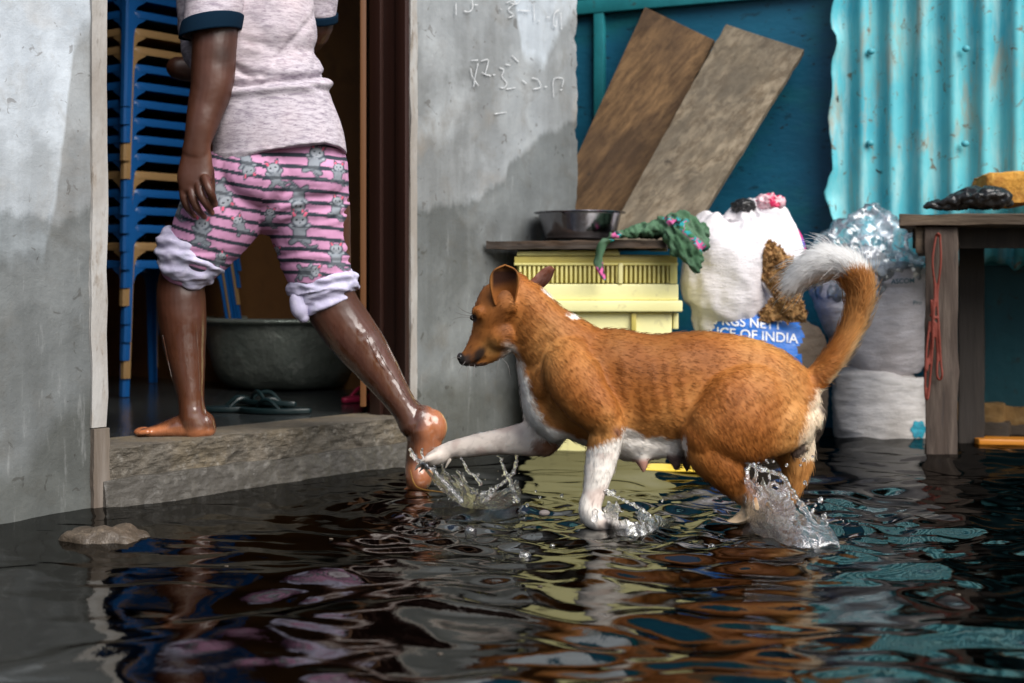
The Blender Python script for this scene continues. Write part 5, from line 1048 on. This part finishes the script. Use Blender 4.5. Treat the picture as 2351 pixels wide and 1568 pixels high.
V, Fq = remesh([loft(D((2122, 468, 3.80, 5, 1.2), (2150, 466, 3.80, 10, 1.6), (2190, 460, 3.80, 18, 1.8), (2235, 450, 3.80, 25, 2.), (2275, 450, 3.80, 26, 2.), (2305, 456, 3.80, 20, 2.), (2316, 462, 3.80, 8, 1.5)), 24)], .004, 3)
V = V + normals(V, Fq) * ((.2 - np.abs(fbm(V, 22, 3))) * .022)[:, None]; V[:, 2] = np.maximum(V[:, 2] - S(4, 3.8), ztop + .005)
o = obj('black_bag', (V, Fq), M_blackp, smooth='all'); tag(o, 'crumpled black plastic bag lying on the table edge', 'bag')
M_foam = simple('orange_brown_foam', (.50, .24, .035), .95, [(9, .45, .62, (.28, .11, .02), .9), (60, .5, .62, (.62, .34, .07), .6)], (60, .008))
V, Fq = subdiv(*box(P(2345, 436, 3.98), .245, .13, .088, bev=.018), 3, True); V = V + normals(V, Fq) * (fbm(V, 14, 4) * .009)[:, None]; V[:, 2] = np.maximum(V[:, 2], ztop + .004)
o = obj('foam_block', (V, Fq), M_foam, smooth='all'); tag(o, 'worn orange-brown foam block on the table behind the black bag', 'foam')
M_brick = simple('yellowish_brick', (.30, .17, .055), .85, [(7, .42, .65, (.16, .09, .035), .9), (30, .55, .7, (.45, .30, .13), .6)], (40, .005))
for k, (x_, y_, Y_, w_, lb) in enumerate(((2240, 955, 4.22, .17, 'yellowish brick on the left behind the table legs'), (2330, 962, 4.2, .16, 'yellowish brick on the right behind the table legs'))):
    V, Fq = subdiv(*box(P(x_, y_, Y_), w_, .10, .085, tuple(BD) + (0,), tuple(BN) + (0,), bev=.006), 3, True); V = V + normals(V, Fq) * (fbm(V, 20, 3) * .004)[:, None]; o = obj('brick', (V, Fq), M_brick); tag(o, lb, 'brick', 'bricks under the table')
    V, Fq = subdiv(*box(P(x_ + 6, y_ + 34, Y_), w_ * 1.1, .11, .07, tuple(BD) + (0,), tuple(BN) + (0,), bev=.006), 2, True); V = V + normals(V, Fq) * (fbm(V, 20, 3) * .004)[:, None]; o = obj('brick', (V, Fq), M_sackd); tag(o, ['dark wet brick at the waterline on the left under the table', 'dark wet brick at the waterline on the right under the table'][k], 'brick', 'bricks under the table')
M_or = simple('orange_plastic', (.60, .22, .02), .4)
V, Fq = subdiv(*box(P(2320, 1010, 3.98), .20, .07, .016, bev=.004), 2, True); V[:, 2] = V[:, 2] - V[:, 2].mean() + .006 + fbm(V, 8, 2) * .004; o = obj('orange_strip', (V, Fq), M_or); tag(o, 'orange plastic strip floating behind the table leg', 'plastic strip')
M_yl = simple('bright_yellow_plastic', (.85, .58, .06), .35)
V, Fq = subdiv(*box((P(1545, 1078, 3.36).x, 3.38, .006), .14, .10, .006, bev=.002), 3, True); V[:, 2] += fbm(V, 9, 2) * .004; o = obj('yellow_sheet', (V, Fq), M_yl); tag(o, 'flat bright yellow plastic piece floating in front of the tub', 'plastic sheet')

# ================================================================== WATER
def water_mat():
    t = NT('muddy_water'); v = t.obj();
    h = t.math('ADD', t.noise(v, 26, 4, .5, .4), t.math('MULTIPLY', t.noise(v, 90, 3, .5), .25)); b = t.bump(h, .0012, .4)
    gl = t.n('BsdfGlossy', {0: (.21, .21, .205), 'Roughness': .05, 'Normal': b}); fr = t.n('Fresnel', {'IOR': 1.33, 'Normal': b})
    mud = t.mix(t.ramp(t.noise(v, 3, 4), [(.4, 0.), (.65, 1.)]), (.018, .0145, .009), (.032, .025, .015))
    df = t.n('BsdfDiffuse', {0: mud}); tr = t.n('BsdfTransparent', {0: (.42, .34, .20)}); m1 = t.n('MixShader', {0: .55, 1: tr, 2: df})
    m2 = t.n('MixShader', {0: fr.outputs[0], 1: m1, 2: gl}); t.t.links.new(m2.outputs[0], t.out.inputs[0]); return t.m
def spaced(a, b, n, c, k): u = np.linspace(-1, 1, n); return None
ny, nx = 760, 900
yv = 1.0 * (6.5 / 1.0) ** np.linspace(0, 1, ny); xv0 = np.linspace(-1, 1, nx)
Yw, Xn = np.meshgrid(yv, xv0, indexing='ij'); Xw = Xn * (.55 * Yw + .25); Xw, Yw = Xw.ravel(), Yw.ravel()
def water_h(X, Y):
    r0 = np.random.default_rng(5); p2 = np.stack([X, Y, X * 0], 1); wx = X + fbm(p2, 2.2, 3) * .10; wy = Y + fbm(p2, 2.2, 3, 7.) * .10; h = np.zeros_like(X)
    for k in range(54):
        lam = .06 * (.55 / .06) ** r0.random(); th = R(90 + r0.normal() * 46); kx, ky = math.cos(th) * 2 * math.pi / lam, math.sin(th) * 2 * math.pi / lam
        h += math.sin(1) * .0105 * lam * np.sin(kx * wx + ky * wy + r0.random() * 7) * (1 + .5 * np.sin(X * 1.7 + k))
    calm = 1 - .5 * sstep(-.1, -.5, X); h *= .34 * calm
    def ring(cx, cy, lam, amp, dec, r0_=0.0, seed=0):
        d = np.hypot(X - cx, Y - cy); d = d + fbm(p2, 6, 3, seed) * .025; return amp * np.cos(2 * math.pi * (d - r0_) / lam) * np.exp(-((d - r0_) / dec) ** 2) * sstep(0, .02, d)
    c1, c2, c3, c4 = P(1370, 0, NY), P(1700, 0, HYn), P(1800, 0, HYf), P(1070, 0, FY + .04)
    h += ring(c1.x, NY, .085, .0034, .30, .03, 1) + ring(c2.x, HYn, .10, .0042, .36, .03, 2) + ring(c3.x + .1, HYf, .09, .0032, .34, .05, 3) + ring(c4.x, FY + .04, .08, .0036, .26, .05, 4) + ring(P(955, 0, 3.12).x, 3.12, .07, .002, .2, .02, 5)
    near_ = np.zeros_like(X)
    for c_, yy_, rr in ((c1, NY, .20), (c2, HYn, .24), (c3, HYf, .22), (c4, FY, .18)): near_ = np.maximum(near_, np.exp(-(((X - c_.x - .03) ** 2 + (Y - yy_) ** 2) / rr ** 2)))
    ch = np.abs(fbm(np.stack([wx * .38 + wy * .2, wy, X * 0], 1), 13, 4, 2.)); h += near_ * (.32 - ch) * .012
    for c_, yy_, a in ((c1, NY, .009), (c2, HYn, .010)): h += a * np.exp(-(((X - c_.x - .10) / .10) ** 2 + ((Y - yy_) / .06) ** 2))
    hump = P(1690, 0, HYn); h += .010 * np.exp(-(((X - hump.x - .02) / .06) ** 2 + ((Y - HYn + .02) / .045) ** 2))
    return h
Zw = water_h(Xw, Yw)
edge = np.clip(sstep(.93, 1, np.abs(Xn.ravel())) + sstep(5.6, 6.5, Yw) + sstep(1.1, 1.0, Yw), 0, 1); Zw *= 1 - edge
Vw = np.stack([Xw, Yw, Zw], 1); Fw = [f[::-1] for f in grid_faces(ny, nx)]
idx = np.arange(ny * nx).reshape(ny, nx)
rim = [(0, 0), (0, nx - 1), (ny - 1, nx - 1), (ny - 1, 0)]
big = np.array([(-60, -60, 0), (60, -60, 0), (60, 60, 0), (-60, 60, 0)], float)
b0 = len(Vw); Vw = np.vstack([Vw, big])
top = list(map(int, idx[0, :])); rgt = list(map(int, idx[:, -1])); bot = list(map(int, idx[-1, ::-1])); lft = list(map(int, idx[::-1, 0]))
Fw += [tuple([b0, b0 + 1] + top[::-1]), tuple([b0 + 1, b0 + 2] + rgt[::-1]), tuple([b0 + 2, b0 + 3] + bot[::-1]), tuple([b0 + 3, b0] + lft[::-1])]
water = obj('water', (Vw, Fw), water_mat(), smooth='all'); tag(water, kind='structure')
# ---- splashes: thin torn sheets and beads of water thrown up by the legs
def splash_mat():
    t = NT('clear_water'); v = t.obj(); b = t.bump(t.noise(v, 110, 3, .6), .004, 1.0); p = t.n('BsdfGlass', {0: (1, 1, 1), 'Roughness': 0.02, 'IOR': 1.4, 'Normal': b}); tr = t.n('BsdfTransparent', {0: (.97, .98, 1)}); m0 = t.n('MixShader', {0: .74, 1: tr, 2: p}); df = t.n('BsdfGlossy', {0: (1, 1, 1), 'Roughness': .18, 'Normal': b}); mx = t.n('MixShader', {0: .14, 1: m0, 2: df}); t.t.links.new(mx.outputs[0], t.out.inputs[0]); return t.m
M_splash = splash_mat()
def sheet_beads(fn, nu, nv, r, thr, seed, amp=.005):
    """a torn curtain of water; fn(u, v) -> point, v = 0 at the pool; r = thickness"""
    u, v = np.meshgrid(np.linspace(0, 1, nu), np.linspace(0, 1, nv), indexing='ij'); u = u.ravel(); v = v.ravel()
    n1 = pnoise(np.stack([u * 7 + seed, v * 2.2, u * 0 + 1.3], 1)) + .5 * pnoise(np.stack([u * 19 + seed, v * 6, u * 0 + 4.3], 1)); m = .55 * n1 + .78 - v * 1.0
    hole = pnoise(np.stack([u * 11 + seed * 2, v * 7, u * 0 + 8.1], 1))
    V = np.array([fn(a, b) for a, b in zip(u, v)]); q = np.stack([V[:, 0], V[:, 2], u * 0 + seed], 1)
    V[:, 1] += fbm(q, 28, 3) * amp + fbm(q, 90, 2, 3.) * amp * .4; V[:, 0] += fbm(q, 35, 3, 9.) * amp * .8; V[:, 2] += fbm(q, 35, 3, 19.) * amp * .8
    ok = (m > thr) & (hole < .24 + .5 * (1 - v)); Fq = [f for f in grid_faces(nu, nv) if all(ok[i] for i in f)]
    keep_ = sorted({i for f in Fq for i in f}); mp = {i: k for k, i in enumerate(keep_)}
    return [solid(V[keep_], [tuple(mp[i] for i in f) for f in Fq], r, 0)]
def beads(pts, rs): return [blob(p, r, r, r * 1.15, 2) for p, r in zip(pts, rs)]
def strand(pix, r0_, r1_, n=26, seed=0):
    q = cat([tuple(P(*a)) for a in pix], 10); r_ = np.random.default_rng(seed); o = []
    for k, p in enumerate(q):
        rr = (r0_ + (r1_ - r0_) * k / len(q)) * (.7 + .6 * r_.random()); o.append(blob(p + r_.normal(size=3) * .0012, rr, rr, rr, 1))
    return o
def splash(label, parts, vox=.0016):
    V, Fq = via_mods(*comb(parts), [('REMESH', dict(mode='VOXEL', voxel_size=vox)), ('SMOOTH', dict(factor=.5, iterations=3))])
    o = obj('splash', (V, Fq), M_splash, smooth='all'); return tag(o, label, 'splash', kind='stuff')
def curtain(base, crest):
    b = cat([tuple(P(*a)) for a in base], 12); c = cat([tuple(P(*a)) for a in crest], 12)
    def fn(u, v):
        i = u * (len(b) - 1); k = int(min(i, len(b) - 2)); f = i - k; p0 = b[k] * (1 - f) + b[k + 1] * f; j = u * (len(c) - 1); k = int(min(j, len(c) - 2)); f = j - k; p1 = c[k] * (1 - f) + c[k + 1] * f
        q = p0 + (p1 - p0) * v; q[1] -= .015 * math.sin(v * 3.1); return q
    return fn
A1 = FY + .02
pa = sheet_beads(curtain([(1000, 1112, 2.95), (1060, 1160, 2.82), (1120, 1172, 2.76)], [(962, 1050, A1 + .02), (1010, 1066, A1 + .01), (1090, 1096, A1)]), 120, 60, .003, .08, 31)
pa += sheet_beads(curtain([(1030, 1128, 2.92), (1075, 1164, 2.80), (1130, 1176, 2.74), (1200, 1158, 2.84)], [(985, 1062, A1), (1040, 1062, A1), (1095, 1098, A1), (1185, 1052, A1)]), 150, 70, .003, .10, 3)
pa += strand([(940, 1030, A1 + .03), (955, 1052, A1 + .03), (985, 1072, A1 + .02), (1020, 1105, A1), (1060, 1150, A1 - .02)], .0040, .0050, seed=1) + strand([(968, 1030, A1 + .03), (970, 1050, A1 + .03), (972, 1066, A1 + .03)], .0032, .0022, seed=2)
pa += strand([(1146, 1046, A1), (1158, 1080, A1), (1170, 1100, A1), (1180, 1135, A1), (1190, 1150, A1)], .0030, .0055, seed=3) + strand([(1186, 1046, A1), (1182, 1076, A1), (1168, 1098, A1), (1140, 1120, A1), (1110, 1150, A1)], .0034, .0045, seed=4) + strand([(1060, 1052, A1), (1075, 1080, A1), (1098, 1100, A1), (1104, 1112, A1)], .0028, .0034, seed=5)
pa += beads([P(1098, 1090, A1), P(1290, 1138, A1), P(1240, 1142, A1), P(1180, 1150, A1 - .02), P(1060, 1110, A1 - .03), P(1230, 1128, A1), P(1210, 1160, A1)], [.0035, .004, .003, .004, .004, .003, .004])
rq = np.random.default_rng(14)
for k in range(150):
    u = rq.random(); pa.append(blob(P(975 + 215 * u + rq.normal() * 10, 1150 - 85 * abs(2 * u - .95) * rq.random() + rq.normal() * 9, A1 + .06 * rq.random()), *(3 * [.0012 + .0022 * rq.random() ** 2]), 1))
splash('clear water splash thrown up under the outstretched paw', pa)
B1 = NY - .01
pb_ = sheet_beads(curtain([(1385, 1212, 2.56), (1440, 1232, 2.47), (1500, 1224, 2.50), (1550, 1194, 2.65)], [(1385, 1128, B1), (1425, 1140, B1), (1480, 1165, B1 + .02), (1530, 1180, B1 + .04)]), 130, 50, .003, .12, 11)
pb_ += strand([(1384, 1126, B1), (1402, 1128, B1), (1412, 1130, B1)], .0026, .0038, seed=6) + strand([(1384, 1128, B1), (1420, 1142, B1), (1460, 1162, B1 + .01), (1500, 1188, B1 + .02)], .003, .004, seed=7) + beads([P(1366, 1176, B1 - .03), P(1365, 1190, B1 - .03), P(1470, 1170, B1), P(1520, 1150, B1)], [.006, .007, .003, .003])
splash('low rippling splash trailing behind the front leg', pb_)
C1 = HYn - .015
pc_ = sheet_beads(curtain([(1695, 1205, 2.59), (1760, 1236, 2.45), (1830, 1258, 2.36), (1925, 1256, 2.37)], [(1712, 1062, 2.54), (1755, 1080, 2.52), (1812, 1108, 2.50), (1905, 1215, 2.45)]), 170, 90, .0032, .06, 17, .008)
pc_ += sheet_beads(curtain([(1740, 1200, 2.62), (1810, 1236, 2.46), (1910, 1250, 2.40)], [(1730, 1068, 2.60), (1795, 1098, 2.60), (1862, 1160, 2.58)]), 120, 70, .0032, .12, 23, .008)
pc_ += strand([(1712, 1062, C1), (1750, 1076, C1), (1796, 1094, C1), (1820, 1130, C1), (1850, 1172, C1), (1880, 1215, C1), (1912, 1246, C1)], .005, .006, seed=8) + strand([(1712, 1100, C1 - .02), (1745, 1120, C1 - .03), (1780, 1165, C1 - .03), (1830, 1215, C1 - .02), (1890, 1240, C1)], .0045, .005, seed=9) + strand([(1720, 1068, C1), (1716, 1090, C1 - .01), (1722, 1120, C1 - .02), (1750, 1150, C1 - .03)], .004, .005, seed=10)
rr_ = np.random.default_rng(4)
pts_ = [(1884, 1148, .0058), (1872, 1160, .0035), (1866, 1172, .0045), (1892, 1186, .0062), (1898, 1202, .0045), (1848, 1108, .0042), (1838, 1068, .0032), (1866, 1048, .003), (1776, 1060, .003), (1806, 1068, .0036), (1846, 1056, .004), (1936, 1196, .0025), (1900, 1215, .003), (1760, 1056, .003)]
pc_ += [blob(P(a, b, C1 - .01), r, r, r * 1.1, 2) for a, b, r in pts_]
for k in range(70): u = rr_.random(); pc_.append(blob(P(1730 + 190 * u + rr_.normal() * 14, 1085 + 150 * u + rr_.normal() * 22, C1 + rr_.normal() * .03), *(3 * [.0016 + .0016 * rr_.random()]), 1))
splash('tall glassy water splash thrown up by the hind leg', pc_)
# ---- bubbles and bits
M_bub = M_splash
bl_lab = ['largest round bubble on the dark water left of the front paw', 'small bubble beside the largest bubble', 'bubble on the open water below the front leg', 'bubble on the water nearest the camera below the dog', 'bubble to the right below the belly', 'small bubble below the hind leg']
for k, (a, b, r) in enumerate(((1080, 1226, .011), (1098, 1216, .006), (1205, 1278, .010), (1268, 1248, .005), (1460, 1215, .006), (1634, 1262, .006))):
    Yb = F * CAM_H / (b - HY); p = P(a, b, Yb); p.z = float(water_h(np.array([p.x]), np.array([p.y]))[0]) + r * .15
    V, Fq = blob(p, r, r, r * .9, 3); o = obj('bubble', (V, Fq), M_bub, smooth='all'); tag(o, bl_lab[k], 'bubble', 'bubbles on the water')
M_stone = simple('wet_brown_stone', (.10, .075, .052), .35, [(12, .4, .65, (.05, .038, .027), .9), (60, .55, .66, (.18, .14, .10), .6)], (50, .006))
Ys = F * CAM_H / (1242 - HY); V, Fq = blob((P(240, 0, Ys).x, Ys + .03, -.016), .085, .05, .032, 4); V = V + normals(V, Fq) * (fbm(V, 20, 4) * .018)[:, None]; o = obj('stone', (V, Fq), M_stone, smooth='all'); tag(o, 'brown stone sticking out of the water by the left wall', 'stone')
Yp = F * CAM_H / (1185 - HY); V, Fq = blob((P(1250, 0, Yp).x, Yp, .006), .0105, .007, .006, 3); o = obj('pebble', (V, Fq), simple('pale_shell', (.50, .42, .38), .5), smooth='all'); tag(o, 'small pale shell floating left of the front leg', 'shell')
M_straw = simple('yellow_straw', (.26, .13, .02), .6)
o = obj('straw', tube([P(942, 1080, 3.07), P(950, 1108, 3.06), (P(966, 0, 3.03).x, 3.03, .006), (P(1010, 0, 3.0).x, 3.0, .004), (P(1050, 0, 2.985).x, 2.985, .003)], [.001, .0013, .0014, .0012, .0007], 6, 6), M_straw); tag(o, 'thin yellow straw caught on the lifted foot', 'straw')
for k, (a, b) in enumerate(((1010, 1500), (1240, 1350), (2200, 1357), (760, 1240), (1640, 1350), (520, 1300), (1925, 1320))):
    Yp = F * CAM_H / (b - HY); p = P(a, b, Yp); V, Fq = blob((p.x, p.y, float(water_h(np.array([p.x]), np.array([p.y]))[0]) + .0008), .004, .0025, .0014, 2); o = obj('floating_speck', (V, Fq), M_stone, smooth='all'); tag(o, 'tiny pale speck of debris floating on the open dark water', 'debris', 'specks floating on the water')
